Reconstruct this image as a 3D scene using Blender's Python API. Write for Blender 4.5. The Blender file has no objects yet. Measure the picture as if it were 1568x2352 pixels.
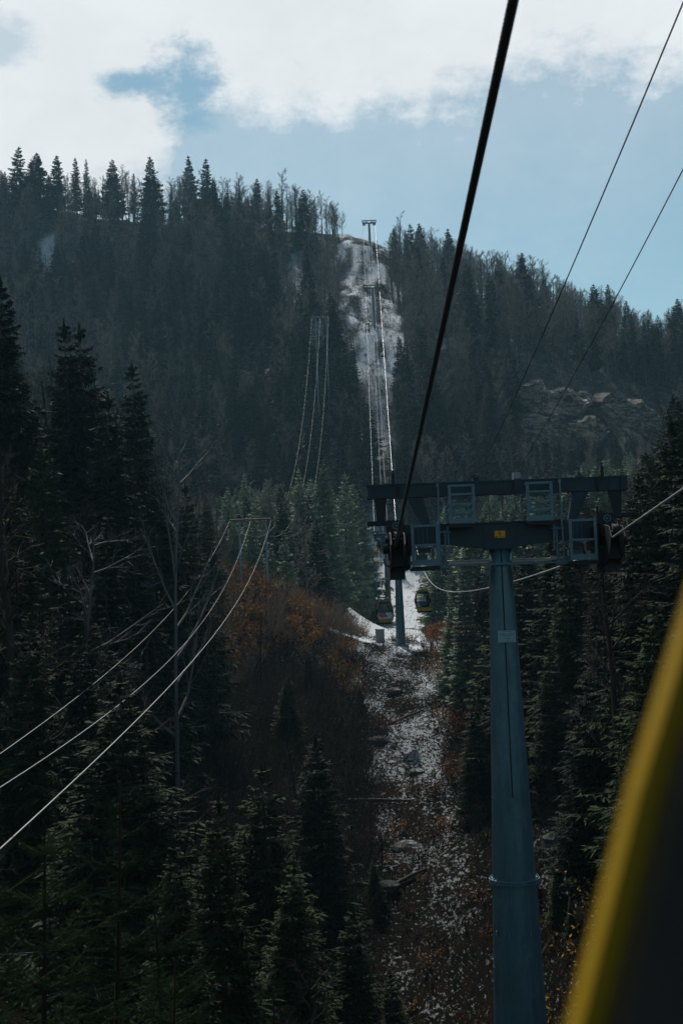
import bpy, math, random
import numpy as np
from mathutils import Vector, Matrix

# ------------------------------------------------------------------ scene, camera, light
S = bpy.context.scene
COL = S.collection
R = math.radians
random.seed(7)
rng = np.random.default_rng(7)

PITCH, ROLL, FPX = R(4.0), 0.036, 3267.0        # 50 mm lens, upright frame
f_ = Vector((0, math.cos(PITCH), math.sin(PITCH)))
r0, u0 = Vector((1, 0, 0)), Vector((0, -math.sin(PITCH), math.cos(PITCH)))
r_ = r0 * math.cos(ROLL) - u0 * math.sin(ROLL)
u_ = u0 * math.cos(ROLL) + r0 * math.sin(ROLL)
cam = bpy.data.cameras.new('camera')
cam.sensor_fit = 'VERTICAL'; cam.sensor_height = 36; cam.sensor_width = 24; cam.lens = 50
cam.clip_start = 0.05; cam.clip_end = 5000
cam.dof.use_dof = True; cam.dof.focus_distance = 45; cam.dof.aperture_fstop = 4.8
co = bpy.data.objects.new('camera', cam); COL.objects.link(co)
co.matrix_world = Matrix(((r_.x, u_.x, -f_.x, 0), (r_.y, u_.y, -f_.y, 0), (r_.z, u_.z, -f_.z, 0), (0, 0, 0, 1)))
S.camera = co

SUN_AZ, SUN_EL = R(-10), R(55)                  # azimuth from +Y, clockwise
sdir = Vector((math.sin(SUN_AZ) * math.cos(SUN_EL), math.cos(SUN_AZ) * math.cos(SUN_EL), math.sin(SUN_EL)))
sl = bpy.data.lights.new('sun', 'SUN'); sl.energy = 3.4; sl.angle = R(0.6); sl.color = (1.0, 0.95, 0.88)
so = bpy.data.objects.new('sun', sl); COL.objects.link(so)
so.rotation_euler = (-sdir).to_track_quat('-Z', 'Y').to_euler()

S.view_settings.view_transform = 'Standard'; S.view_settings.look = 'None'
S.view_settings.gamma = 1; S.view_settings.exposure = 0
S.cycles.volume_bounces = 0; S.cycles.max_bounces = 5; S.cycles.transparent_max_bounces = 12
S.cycles.diffuse_bounces = 2; S.cycles.glossy_bounces = 2
S.cycles.volume_step_rate = 4

# node helper
class N:
    def __init__(s, tree): s.t = tree; s.n = tree.nodes; s.l = tree.links
    def add(s, typ, **kw):
        n = s.n.new(typ)
        for k, v in kw.items():
            if k.startswith('_'): n.inputs[int(k[1:])].default_value = v
            else: setattr(n, k, v)
        return n
    def link(s, a, b): s.l.new(a, b)
    def math(s, op, a, b=None, c=None, clamp=False):
        n = s.add('ShaderNodeMath', operation=op); n.use_clamp = clamp
        for i, v in enumerate((a, b, c)):
            if v is None: continue
            if isinstance(v, (int, float)): n.inputs[i].default_value = v
            else: s.link(v, n.inputs[i])
        return n.outputs[0]
    def smooth(s, v, a, b):
        n = s.add('ShaderNodeMapRange', interpolation_type='SMOOTHSTEP')
        s.link(v, n.inputs[0]); n.inputs[1].default_value = a; n.inputs[2].default_value = b
        return n.outputs[0]
    def mix(s, fac, a, b):
        n = s.add('ShaderNodeMix', data_type='RGBA')
        for sock, v in ((n.inputs[0], fac), (n.inputs[6], a), (n.inputs[7], b)):
            if isinstance(v, (int, float)): sock.default_value = v
            elif isinstance(v, tuple): sock.default_value = (*v, 1)
            else: s.link(v, sock)
        return n.outputs[2]
    def noise(s, vec, scale, detail=4, rough=.55):
        n = s.add('ShaderNodeTexNoise'); n.inputs['Scale'].default_value = scale
        n.inputs['Detail'].default_value = detail; n.inputs['Roughness'].default_value = rough
        if vec is not None: s.link(vec, n.inputs['Vector'])
        return n.outputs[0]

# ---- sky: Nishita with clouds laid out by azimuth and elevation
W = bpy.data.worlds.new('World'); S.world = W; W.use_nodes = True
w = N(W.node_tree); w.n.clear()
out = w.add('ShaderNodeOutputWorld'); bg = w.add('ShaderNodeBackground'); bg.inputs[1].default_value = 0.1
sky = w.add('ShaderNodeTexSky', sky_type='NISHITA'); sky.sun_disc = False
sky.sun_elevation = SUN_EL; sky.sun_rotation = SUN_AZ; sky.altitude = 900; sky.ozone_density = 1.6; sky.dust_density = .8
tc = w.add('ShaderNodeTexCoord'); sep = w.add('ShaderNodeSeparateXYZ'); w.link(tc.outputs['Generated'], sep.inputs[0])
x, y, z = sep.outputs
az = w.math('ARCTAN2', x, y); el = w.math('ARCSINE', z)
comb = w.add('ShaderNodeCombineXYZ'); w.link(az, comb.inputs[0]); w.link(w.math('MULTIPLY', el, 1.5), comb.inputs[1])
v = comb.outputs[0]
n1 = w.noise(v, 9, 10, .62); n2 = w.noise(v, 34, 10, .68); n3 = w.noise(v, 4, 3, .5)
def azel(px, py):
    d = f_ + r_ * ((px - 784) / FPX) + u_ * ((1176 - py) / FPX)
    return math.atan2(d.x, d.y), math.atan2(d.z, math.hypot(d.x, d.y))
cur = w.add('ShaderNodeFloatCurve')             # lower edge of the cloud deck against azimuth
AZ0, AZ1 = -0.9, 0.9; EL1 = 0.6
w.link(w.math('DIVIDE', w.math('SUBTRACT', az, AZ0), AZ1 - AZ0), cur.inputs[1])
pts = [(-.9, .02), (-.3, .05)]
for p in [(0, 500), (300, 490), (395, 430), (455, 300), (560, 290), (700, 300), (830, 290), (960, 290), (1100, 250), (1220, 195), (1350, 205), (1568, 175)]:
    a, e = azel(*p); pts.append((a, e))
pts += [(.45, .40), (.9, .5)]
c = cur.mapping.curves[0]
while len(c.points) < len(pts): c.points.new(.5, .5)
for p, (a, e) in zip(c.points, pts):
    p.location = ((a - AZ0) / (AZ1 - AZ0), e / EL1); p.handle_type = 'AUTO'
cur.mapping.update()
edge = w.math('MULTIPLY', cur.outputs[0], EL1)
d = w.math('SUBTRACT', el, edge)
d = w.math('ADD', d, w.math('MULTIPLY', w.math('SUBTRACT', n1, .5), .12))
d = w.math('ADD', d, w.math('MULTIPLY', w.math('SUBTRACT', n2, .5), .075))
cloud = w.math('MAXIMUM', w.smooth(d, -.022, .034), w.math('MULTIPLY', w.smooth(d, -.17, .03), .30))
def hole(px, py, rx, ry, inner, outer):
    ha, he = azel(px, py)
    dx = w.math('DIVIDE', w.math('SUBTRACT', az, ha), rx / FPX); dy = w.math('DIVIDE', w.math('SUBTRACT', el, he), ry / FPX)
    rr = w.math('SQRT', w.math('ADD', w.math('MULTIPLY', dx, dx), w.math('MULTIPLY', dy, dy)))
    rr = w.math('ADD', rr, w.math('MULTIPLY', w.math('SUBTRACT', n1, .5), 3.6))
    rr = w.math('ADD', rr, w.math('MULTIPLY', w.math('SUBTRACT', n2, .5), 3.2))
    return w.smooth(rr, inner, outer)
cloud = w.math('MULTIPLY', cloud, hole(430, 185, 58, 68, .45, 1.9))
cloud = w.math('MULTIPLY', cloud, hole(310, 190, 55, 24, .3, 1.9))
cloud = w.math('MULTIPLY', cloud, w.math('ADD', .55, w.math('MULTIPLY', hole(10, 100, 50, 40, .3, 1.8), .45)))
# away from the sun the deck is thin and dim
vd = w.add('ShaderNodeVectorMath', operation='DOT_PRODUCT'); w.link(tc.outputs['Generated'], vd.inputs[0])
vd.inputs[1].default_value = (math.sin(R(-10)) * .94, math.cos(R(-10)) * .94, .34)
toward = w.smooth(vd.outputs['Value'], .25, .92)
cloud = w.math('MULTIPLY', cloud, w.math('ADD', w.math('MULTIPLY', toward, .7), .3))
bright = w.math('ADD', w.math('MULTIPLY', toward, 7.3), 1.0)
bright = w.math('MULTIPLY', bright, w.math('ADD', .80, w.math('ADD', w.math('MULTIPLY', n3, .14), w.math('MULTIPLY', n1, .30))))
cc = w.add('ShaderNodeMix', data_type='RGBA', blend_type='MULTIPLY'); cc.inputs[0].default_value = 1
cb = w.add('ShaderNodeCombineXYZ')
for i in range(3): w.link(bright, cb.inputs[i])
w.link(cb.outputs[0], cc.inputs[6]); cc.inputs[7].default_value = (.96, 1.0, 1.03, 1)
hs = w.add('ShaderNodeMix', data_type='RGBA', blend_type='MULTIPLY'); hs.inputs[0].default_value = 1
w.link(sky.outputs[0], hs.inputs[6]); hs.inputs[7].default_value = (.93, 1.06, .87, 1)
SKYTINT = hs
low = w.smooth(el, -.03, .17)
fin = w.mix(low, (.85, 1.05, 1.15), w.mix(cloud, hs.outputs[2], cc.outputs[2]))
w.link(fin, bg.inputs[0]); w.link(bg.outputs[0], out.inputs[0])

# ------------------------------------------------------------------ helpers
def P(px, py, D):
    """World point that stands at distance D (metres along +Y) on the sight line through px, py of the photograph."""
    d = f_ + r_ * ((px - 784) / FPX) + u_ * ((1176 - py) / FPX)
    return d * (D / d.y)
def proj(x, y, z):
    v = Vector((x, y, z)); k = FPX / v.dot(f_)
    return 784 + v.dot(r_) * k, 1176 - v.dot(u_) * k

class MB:
    def __init__(s): s.v = []; s.f = []
    def add(s, vs, fs):
        b = len(s.v); s.v += [tuple(p) for p in vs]; s.f += [tuple(i + b for i in q) for q in fs]; return s
    def box(s, c, d, rot=None):
        cx, cy, cz = c; a, b, e = d[0] / 2, d[1] / 2, d[2] / 2
        vs = [Vector((i * a, j * b, k * e)) for k in (-1, 1) for j in (-1, 1) for i in (-1, 1)]
        if rot is not None: vs = [rot @ p for p in vs]
        return s.add([p + Vector(c) for p in vs], [(0, 2, 3, 1), (4, 5, 7, 6), (0, 1, 5, 4), (2, 6, 7, 3), (0, 4, 6, 2), (1, 3, 7, 5)])
    def bar(s, a, b, wd, dp=None):
        a, b = Vector(a), Vector(b); d = b - a; L = d.length
        m = d.to_track_quat('Z', 'Y').to_matrix()
        return s.box((a + b) / 2, (wd, dp or wd, L), m)
    def tube(s, pts, rad, n=8, cap=True):
        pts = [Vector(p) for p in pts]; k = len(pts)
        rs = rad if isinstance(rad, (list, tuple)) else [rad] * k
        vs = []; ref = Vector((0, 0, 1))
        for i, p in enumerate(pts):
            t = (pts[min(i + 1, k - 1)] - pts[max(i - 1, 0)]).normalized()
            if abs(t.dot(ref)) > .95: ref = Vector((1, 0, 0)) if abs(t.x) < .9 else Vector((0, 1, 0))
            a = t.cross(ref).normalized(); b = t.cross(a)
            for j in range(n):
                q = 2 * math.pi * j / n; vs.append(p + (a * math.cos(q) + b * math.sin(q)) * rs[i])
        fs = [(i * n + j, i * n + (j + 1) % n, (i + 1) * n + (j + 1) % n, (i + 1) * n + j) for i in range(k - 1) for j in range(n)]
        if cap: fs += [tuple(range(n - 1, -1, -1)), tuple((k - 1) * n + j for j in range(n))]
        return s.add(vs, fs)
    def prism(s, poly, y0, y1):      # polygon in x,z extruded along y
        n = len(poly)
        vs = [(x, y0, z) for x, z in poly] + [(x, y1, z) for x, z in poly]
        fs = [tuple(range(n)), tuple(range(2 * n - 1, n - 1, -1))] + [(i, i + n, (i + 1) % n + n, (i + 1) % n) for i in range(n)]
        return s.add(vs, fs)
    def ring(s, outer, inner, y0, y1):  # frame between two polygons of equal count
        n = len(outer)
        vs = [(x, yy, z) for yy in (y0, y1) for pl in (outer, inner) for x, z in pl]
        fs = []
        for i in range(n):
            j = (i + 1) % n
            fs += [(i, j, n + j, n + i), (2 * n + j, 2 * n + i, 3 * n + i, 3 * n + j), (j, i, 2 * n + i, 2 * n + j), (n + i, n + j, 3 * n + j, 3 * n + i)]
        return s.add(vs, fs)
    def cyl(s, a, b, r, n=16): return s.tube([a, b], r, n)
    def mesh(s, name, m, smooth=False):
        me = bpy.data.meshes.new(name); me.from_pydata(s.v, [], s.f); me.materials.append(m)
        if smooth: me.shade_smooth()
        me.update(); return me
    def build(s, name, m, parent=None, smooth=False, loc=None):
        return link(name, s.mesh(name, m, smooth), parent, loc)
def link(name, data, parent=None, loc=None):
    o = bpy.data.objects.new(name, data); COL.objects.link(o)
    if parent is not None: o.parent = parent
    if loc is not None: o.location = loc
    return o
def tag(o, label, cat, group=None, kind=None):
    if label: o['label'] = label
    if cat: o['category'] = cat
    if group: o['group'] = group
    if kind: o['kind'] = kind
    return o
def thing(name, label, cat, loc=(0, 0, 0), rz=0, group=None):
    o = bpy.data.objects.new(name, None); o.empty_display_size = .2; COL.objects.link(o)
    o.location = loc; o.rotation_euler = (0, 0, rz)
    return tag(o, label, cat, group)
KIDS = {}
def kids(o): return [c for c in o.children]
def dup(root, parent=None):
    r = root.copy(); COL.objects.link(r); r.parent = parent
    for ch in kids(root): dup(ch, r)
    return r
def fast_mesh(name, V, F, mats, midx=None, smooth=False):
    """V (n,3), F (m,3|4) arrays"""
    me = bpy.data.meshes.new(name); V = np.asarray(V, np.float32); F = np.asarray(F, np.int32); k = F.shape[1]
    me.vertices.add(len(V)); me.vertices.foreach_set('co', V.ravel())
    me.loops.add(F.size); me.loops.foreach_set('vertex_index', F.ravel())
    me.polygons.add(len(F)); me.polygons.foreach_set('loop_start', np.arange(0, F.size, k, dtype=np.int32))
    for m in mats: me.materials.append(m)
    if midx is not None: me.polygons.foreach_set('material_index', np.asarray(midx, np.int32))
    me.update(calc_edges=True); me.validate()
    if smooth: me.shade_smooth()
    return me

# ------------------------------------------------------------------ materials
def mat(name, col, rough=.6, metal=0, spec=.5, var=.0, scale=4, bump=0, rust=None):
    m = bpy.data.materials.new(name); m.use_nodes = True; n = N(m.node_tree)
    b = n.n['Principled BSDF']; b.inputs['Roughness'].default_value = rough; b.inputs['Metallic'].default_value = metal
    b.inputs['Specular IOR Level'].default_value = spec
    t = n.add('ShaderNodeTexCoord'); no = n.noise(t.outputs['Object'], scale, 5, .6)
    c = n.mix(no, tuple(v * (1 - var) for v in col), tuple(min(1, v * (1 + var)) for v in col))
    if rust:
        f2 = n.smooth(n.noise(t.outputs['Object'], scale * 2.3, 6, .7), rust[1], rust[1] + .12); c = n.mix(f2, c, rust[0])
    n.link(c, b.inputs['Base Color'])
    if rough < .9:
        n.link(n.math('ADD', n.math('MULTIPLY', no, .2), rough - .1), b.inputs['Roughness'])
    if bump:
        bp = n.add('ShaderNodeBump'); bp.inputs['Strength'].default_value = bump; n.link(n.noise(t.outputs['Object'], scale * 6, 3), bp.inputs['Height'])
        n.link(bp.outputs[0], b.inputs['Normal'])
    return m
M = {}
M['galv'] = mat('galvanised_steel', (.11, .18, .22), .5, .35, .5, .35, 3.0, .08)
M['galv_light'] = mat('galvanised_light', (.13, .21, .25), .5, .3, .5, .35, 14, .1)
M['beam'] = mat('painted_beam', (.028, .052, .066), .55, .2, .4, .3, 3, .05, ((.06, .06, .06), .66))
def streaks(m):
    n = N(m.node_tree); b = n.n['Principled BSDF']; src = b.inputs['Base Color'].links[0].from_socket
    t = n.add('ShaderNodeTexCoord'); mp = n.add('ShaderNodeMapping'); mp.inputs['Scale'].default_value = (5, 5, .35); n.link(t.outputs['Object'], mp.inputs[0])
    mp2 = n.add('ShaderNodeMapping'); mp2.inputs['Scale'].default_value = (1, 1, .8); n.link(t.outputs['Object'], mp2.inputs[0])
    a = n.smooth(n.noise(mp.outputs[0], 1.4, 6, .7), .48, .72); bb = n.smooth(n.noise(mp2.outputs[0], 2.2, 7, .75), .5, .66)
    c = n.mix(n.math('MULTIPLY', a, .6), src, (.035, .06, .075)); c = n.mix(n.math('MULTIPLY', bb, .4), c, (.17, .24, .27)); n.link(c, b.inputs['Base Color'])
M['black'] = mat('black_steel', (.005, .006, .008), .6, 0, .5, .4, 8)
M['rubber'] = mat('black_rubber', (.012, .013, .014), .7, 0, .3, .2, 8)
M['pole'] = mat('pole_steel', (.085, .16, .195), .38, .45, .5, .28, 1.6, .06, ((.07, .12, .15), .63))
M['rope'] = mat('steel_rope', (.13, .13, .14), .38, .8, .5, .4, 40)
M['rope_sunlit'] = mat('steel_rope_sunlit', (.62, .63, .64), .35, .6, .5, .2, 2)  # same steel as the dark rope, sun glint put in as paler colour
M['wire'] = mat('aluminium_wire', (.42, .42, .38), .5, .3, .5, .2, 2)
M['thin'] = mat('dark_wire', (.10, .11, .12), .45, .5, .5, .2, 2)
M['post'] = mat('pale_post', (.22, .34, .38), .5, .2, .4, .2, 3)
M['conc'] = mat('weathered_concrete', (.22, .24, .25), .9, 0, .2, .35, 3, .3)
M['yellow'] = mat('yellow_paint', (.48, .29, .011), .4, 0, .4, .12, 5)
M['plate'] = mat('orange_plate', (.92, .36, .005), .5, 0, .3, .08, 20)
M['ink'] = mat('black_ink', (.012, .01, .008), .6)
M['redink'] = mat('red_ink', (.16, .03, .03), .6)
M['signw'] = mat('sign_face', (.26, .42, .44), .35, 0, .5, .25, 9)
M['white'] = mat('white_panel', (.78, .82, .85), .4, 0, .4, .05, 5)
M['red'] = mat('red_panel', (.5, .03, .02), .4, 0, .4, .05, 5)
M['blue'] = mat('blue_panel', (.012, .05, .11), .3, 0, .4, .1, 5)
M['grey_panel'] = mat('grey_panel', (.3, .34, .36), .4, 0, .4, .1, 5)
M['seat'] = mat('seat_fabric', (.02, .03, .035), .8)
M['rustbar'] = mat('rusty_bar', (.17, .12, .10), .7, .2, .3, .4, 10)
M['wood'] = mat('grey_wood', (.13, .12, .11), .85, 0, .2, .3, 6)
streaks(M['pole'])
def glass_mat():
    m = bpy.data.materials.new('tinted_glass'); m.use_nodes = True; n = N(m.node_tree); n.n.clear()
    o = n.add('ShaderNodeOutputMaterial'); a = n.add('ShaderNodeBsdfTransparent'); a.inputs[0].default_value = (.80, .82, .82, 1)
    g = n.add('ShaderNodeBsdfGlossy'); g.inputs[0].default_value = (.8, .85, .88, 1); g.inputs['Roughness'].default_value = .03
    mx = n.add('ShaderNodeMixShader'); fr = n.add('ShaderNodeFresnel'); fr.inputs[0].default_value = 1.45
    n.link(fr.outputs[0], mx.inputs[0]); n.link(a.outputs[0], mx.inputs[1]); n.link(g.outputs[0], mx.inputs[2]); n.link(mx.outputs[0], o.inputs[0])
    return m
M['glass'] = glass_mat()
def dark_glass():
    m = mat('dark_glass', (.005, .008, .011), .2, 0, .25); return m
M['dglass'] = dark_glass()

def leaf_mat(name, ca, cb, snow=0.0, rough=.75, trans=.0, vscale=.35):
    """foliage: two tones varied per tree and over the crown, snow lying on faces that look up"""
    m = bpy.data.materials.new(name); m.use_nodes = True; n = N(m.node_tree); b = n.n['Principled BSDF']
    b.inputs['Roughness'].default_value = rough; b.inputs['Specular IOR Level'].default_value = .08
    t = n.add('ShaderNodeTexCoord'); g = n.add('ShaderNodeNewGeometry'); oi = n.add('ShaderNodeObjectInfo')
    no = n.noise(t.outputs['Object'], vscale, 4, .65)
    f = n.math('ADD', n.math('MULTIPLY', no, .75), n.math('MULTIPLY', oi.outputs['Random'], .45), clamp=True)
    f = n.smooth(f, .25, .85)
    c = n.mix(f, ca, cb)
    if snow:
        sp = n.add('ShaderNodeSeparateXYZ'); n.link(g.outputs['Normal'], sp.inputs[0])
        up = n.smooth(n.math('ABSOLUTE', sp.outputs[2]), .45, .95)
        q = n.smooth(n.math('ADD', n.noise(t.outputs['Object'], 1.1, 5, .7), n.math('MULTIPLY', oi.outputs['Random'], .12)), .66 - snow * .25, .78 - snow * .2)
        c = n.mix(n.math('MULTIPLY', up, q), c, (.42, .47, .5))
    n.link(c, b.inputs['Base Color'])
    return m
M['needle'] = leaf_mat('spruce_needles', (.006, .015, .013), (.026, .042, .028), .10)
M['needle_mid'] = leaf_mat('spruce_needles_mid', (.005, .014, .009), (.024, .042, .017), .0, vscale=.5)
M['needle_sunlit'] = leaf_mat('sunlit_young_needles', (.12, .18, .13), (.30, .36, .20), .35)  # sunlight put into the colour, tones raised far above the other needles
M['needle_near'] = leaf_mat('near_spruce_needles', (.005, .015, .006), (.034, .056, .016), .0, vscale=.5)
M['needle_close'] = leaf_mat('close_spruce_needles', (.018, .036, .018), (.060, .085, .034), 0, vscale=1.1)
M['bark_close'] = leaf_mat('mossy_dark_bark', (.016, .016, .010), (.034, .030, .018), 0)
M['bark'] = leaf_mat('dark_bark', (.045, .040, .037), (.12, .108, .095), .12)
M['bark_pale'] = leaf_mat('pale_beech_bark', (.09, .09, .088), (.15, .145, .14), .35)
M['twig'] = leaf_mat('bare_twigs', (.050, .044, .042), (.25, .21, .18), .15)
M['leaf_brown'] = leaf_mat('dry_brown_leaves', (.19, .085, .030), (.48, .25, .085), .0)
M['leaf_rust'] = leaf_mat('rust_red_leaves', (.11, .040, .020), (.24, .095, .040), .0)
M['leaf_gold'] = leaf_mat('golden_leaves', (.22, .12, .02), (.40, .24, .04), .0)
M['dark_twig'] = leaf_mat('dark_tangle_twigs', (.014, .012, .011), (.045, .034, .027), .0)
M['stem_dark'] = leaf_mat('dark_bare_twigs', (.022, .019, .017), (.075, .058, .047), .0)
M['dark_leaf'] = leaf_mat('dark_old_leaves', (.018, .013, .008), (.075, .042, .018), .0)
M['stem'] = leaf_mat('shrub_stems', (.06, .045, .035), (.12, .085, .065), .12)
M['stone'] = leaf_mat('mossy_stone', (.03, .034, .03), (.11, .11, .10), .3, .9)
M['grass'] = leaf_mat('dry_grass', (.035, .026, .016), (.12, .085, .05), .15)

# ------------------------------------------------------------------ terrain
TP = [  # (px, py, D): where the ground lies
 (1185, 3300, 33), (784, 3300, 20), (200, 3300, 18), (1500, 3200, 30),
 (920, 1478, 185), (840, 1472, 185), (1000, 1492, 186), (890, 1474, 190), (780, 1455, 188),
 (890, 1560, 165), (880, 1700, 142), (880, 1850, 120), (900, 2050, 100), (950, 2350, 84), (900, 2750, 66),
 (870, 1480, 215), (870, 1474, 235), (870, 1464, 255), (890, 1450, 280), (890, 1438, 300), (890, 1428, 312), (880, 1412, 328), (870, 1390, 344), (865, 1362, 360), (860, 1335, 374), (800, 1332, 372), (950, 1345, 375), (800, 1440, 300), (970, 1440, 300), (965, 1400, 340), (800, 1395, 340),
 (870, 1250, 396), (862, 1100, 416), (860, 900, 449), (861, 753, 482), (857, 692, 500), (857, 683, 507), (853, 572, 567), (850, 560, 585), (850, 580, 640), (850, 700, 760),
 (790, 548, 575), (700, 545, 585), (500, 522, 595), (300, 505, 603), (100, 480, 610), (-150, 450, 620), (-500, 450, 640),
 (885, 592, 570), (960, 640, 566), (1100, 690, 562), (1250, 725, 560), (1400, 780, 560), (1568, 800, 600), (1800, 780, 640),
 (300, 700, 660), (1300, 950, 660), (700, 800, 700),
 (1200, 845, 478), (1350, 890, 486), (1500, 935, 498), (1215, 980, 462), (1400, 1020, 470), (1500, 1060, 470),
 (1300, 1090, 430), (1500, 1150, 420), (1100, 900, 460), (1000, 750, 510), (1000, 1100, 415),
 (1300, 1230, 370), (1100, 1260, 375), (1500, 1230, 330), (1050, 1340, 330),
 (750, 750, 475), (740, 870, 452), (600, 850, 480), (600, 930, 460), (400, 850, 500), (200, 750, 530), (0, 700, 545), (-200, 700, 550),
 (600, 1050, 430), (400, 1050, 440), (200, 1000, 450), (0, 950, 460),
 (600, 1200, 390), (750, 1230, 380), (400, 1180, 380), (200, 1150, 370),
 (700, 1320, 280), (600, 1320, 290), (770, 1318, 345), (500, 1310, 270), (300, 1270, 260), (0, 1200, 250), (-300, 1100, 250),
 (548, 1352, 180), (612, 1372, 180), (400, 1300, 178), (450, 1345, 168), (700, 1400, 188), (300, 1290, 160),
 (100, 1300, 135), (-100, 1250, 130), (-400, 1100, 130), (250, 1400, 130), (0, 1400, 118),
 (400, 1560, 140), (600, 1560, 155), (750, 1640, 150), (300, 1620, 118), (500, 1720, 125), (650, 1850, 118), (780, 1900, 116),
 (300, 1950, 92), (500, 2150, 88), (700, 2200, 92), (100, 1900, 72), (-200, 1800, 70), (200, 2400, 50), (-100, 2400, 34), (600, 2600, 60),
 (1050, 1560, 160), (1100, 1750, 128), (1030, 1900, 112), (1080, 2080, 96), (1250, 1880, 90), (1350, 2020, 76), (1260, 2300, 68), (1400, 2350, 52),
 (1200, 1500, 160), (1300, 1620, 120), (1500, 1650, 90), (1568, 1500, 90), (1450, 1400, 130), (1300, 1400, 190), (1700, 1300, 100), (1900, 1500, 60), (1600, 2100, 50),
 (1150, 1420, 230), (1400, 1300, 250), (1700, 1200, 250),
]
CP = np.array([P(*t)[:] for t in TP])
EXTRA = np.array([(-350, 0, 10), (350, 0, 5), (-400, 250, 60), (450, 300, 70), (-450, 600, 190), (450, 650, 130), (0, -120, -5), (-300, 800, 120), (300, 800, 80), (0, 820, 80)], float)
CP = np.vstack([CP, EXTRA])
def _phi(r2): return np.sqrt(r2 + 8.0 ** 2)
_d2 = ((CP[:, None, :2] - CP[None, :, :2]) ** 2).sum(-1)
A_ = np.zeros((len(CP) + 3,) * 2); n_ = len(CP)
A_[:n_, :n_] = _phi(_d2); A_[:n_, n_] = 1; A_[:n_, n_ + 1:] = CP[:, :2] / 100; A_[n_:, :n_] = A_[:n_, n_:].T
A_[:n_, :n_] -= np.eye(n_) * .15
W_ = np.linalg.solve(A_, np.concatenate([CP[:, 2], [0, 0, 0]]))
AXIS = [P(906, 1262, 33), P(869, 1254, 185), P(860, 1237, 310), P(839, 665, 482), P(833.5, 515, 567), P(833.5, 515, 567) + Vector((.8, 133, 0))]
def _hash(i, j, s):
    h = np.sin(i * 127.1 + j * 311.7 + s * 74.7) * 43758.5453; return h - np.floor(h)
def vnoise(x, y, s=0):
    i, j = np.floor(x), np.floor(y); fx, fy = x - i, y - j; fx = fx * fx * (3 - 2 * fx); fy = fy * fy * (3 - 2 * fy)
    a = _hash(i, j, s); b = _hash(i + 1, j, s); c = _hash(i, j + 1, s); d = _hash(i + 1, j + 1, s)
    return (a + (b - a) * fx) * (1 - fy) + (c + (d - c) * fx) * fy - .5
def fbm(x, y, o=4, s=0):
    t = 0
    for k in range(o): t = t + vnoise(x * 2 ** k, y * 2 ** k, s + k) / 1.9 ** k
    return t
def H(x, y, detail=True):
    x = np.atleast_1d(np.asarray(x, float)); y = np.atleast_1d(np.asarray(y, float)); res = np.empty(len(x))
    for s in range(0, len(x), 4000):
        xx, yy = x[s:s + 4000], y[s:s + 4000]
        k = _phi((xx[:, None] - CP[None, :, 0]) ** 2 + (yy[:, None] - CP[None, :, 1]) ** 2)
        res[s:s + 4000] = k @ W_[:n_] + W_[n_] + W_[n_ + 1] * xx / 100 + W_[n_ + 2] * yy / 100
    if detail:
        far = np.clip((y - 150) / 250, 0, 1)
        calm = 1 - .88 * np.clip(1.6 - np.abs(x - xc(y)) / 14, 0, 1) * np.clip((y - 176) / 12, 0, 1) * np.clip((400 - y) / 20, 0, 1)
        res += (fbm(x / 14, y / 14, 4, 3) * (1.0 + 2.6 * far) + fbm(x / 2.3, y / 2.3, 3, 9) * (.55 + .8 * far)) * calm
    return res
def h1(x, y): return float(H([x], [y])[0])
def xc(y):      # centre line of the lift
    return np.interp(y, [q.y for q in AXIS], [q.x + 2.42 for q in AXIS])
gy = [-60.0]
while gy[-1] < 800: gy.append(gy[-1] + min(4.5, max(1.2, gy[-1] * .013)))
gy = np.array(gy); gs = np.concatenate([[-1, -.8, -.62], np.linspace(-.5, .5, 210), [.62, .8, 1]])
GX, GY = np.meshgrid(gs, gy); GX = GX * (np.maximum(GY, 60) * .9 + 60)
hz = H(GX.ravel(), GY.ravel())
TV = np.stack([GX.ravel(), GY.ravel(), hz], 1); ny, nx = GX.shape
ii, jj = np.meshgrid(np.arange(ny - 1), np.arange(nx - 1), indexing='ij'); b0 = (ii * nx + jj).ravel()
TF = np.stack([b0, b0 + 1, b0 + nx + 1, b0 + nx], 1)
# where snow lies (cleared strip and meadow) and where bare rock shows
X, Y = TV[:, 0], TV[:, 1]
dx = X - xc(Y)
kx = TV[:, 0] * r_.x + TV[:, 1] * r_.y + TV[:, 2] * r_.z
kf = np.maximum(TV[:, 0] * f_.x + TV[:, 1] * f_.y + TV[:, 2] * f_.z, 1)
ku = TV[:, 0] * u_.x + TV[:, 1] * u_.y + TV[:, 2] * u_.z
U_, V_ = 784 + kx / kf * FPX, 1176 - ku / kf * FPX
left = np.interp(Y, [80, 110, 150, 185, 230, 300, 380, 400, 430, 460, 500, 570], [3.2, 3.4, 3.6, 6, 8, 11, 14, 4, 3, 6, 8, 10])
right = np.interp(Y, [80, 110, 150, 185, 230, 300, 380, 400, 430, 460, 500, 570], [2.4, 2.8, 3.6, 6, 7, 10, 13, 4, 3, 7, 9, 8])
wob = fbm(X / 7, Y / 7, 3, 21) * 5
snow = np.clip(1 - (np.where(dx < 0, -dx / left, dx / right) - 1 + wob * .16) * 1.6, 0, 1)
lvl = np.interp(Y, [70, 120, 178, 184, 192, 200, 240, 380, 400, 450, 470, 500, 570], [.20, .35, .46, .84, .55, .78, .98, .98, .45, .5, .84, .66, .60])
snow = snow * lvl * (1 + .62 * np.clip(fbm(X / 2.2, Y / 9, 4, 55) * 2.4, -1, .5) * (np.abs(Y - 290) > 100))
snow = np.maximum(snow, .36 * np.clip((Y - 350) / 60, 0, 1)); snow = np.maximum(snow, .22)
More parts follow.
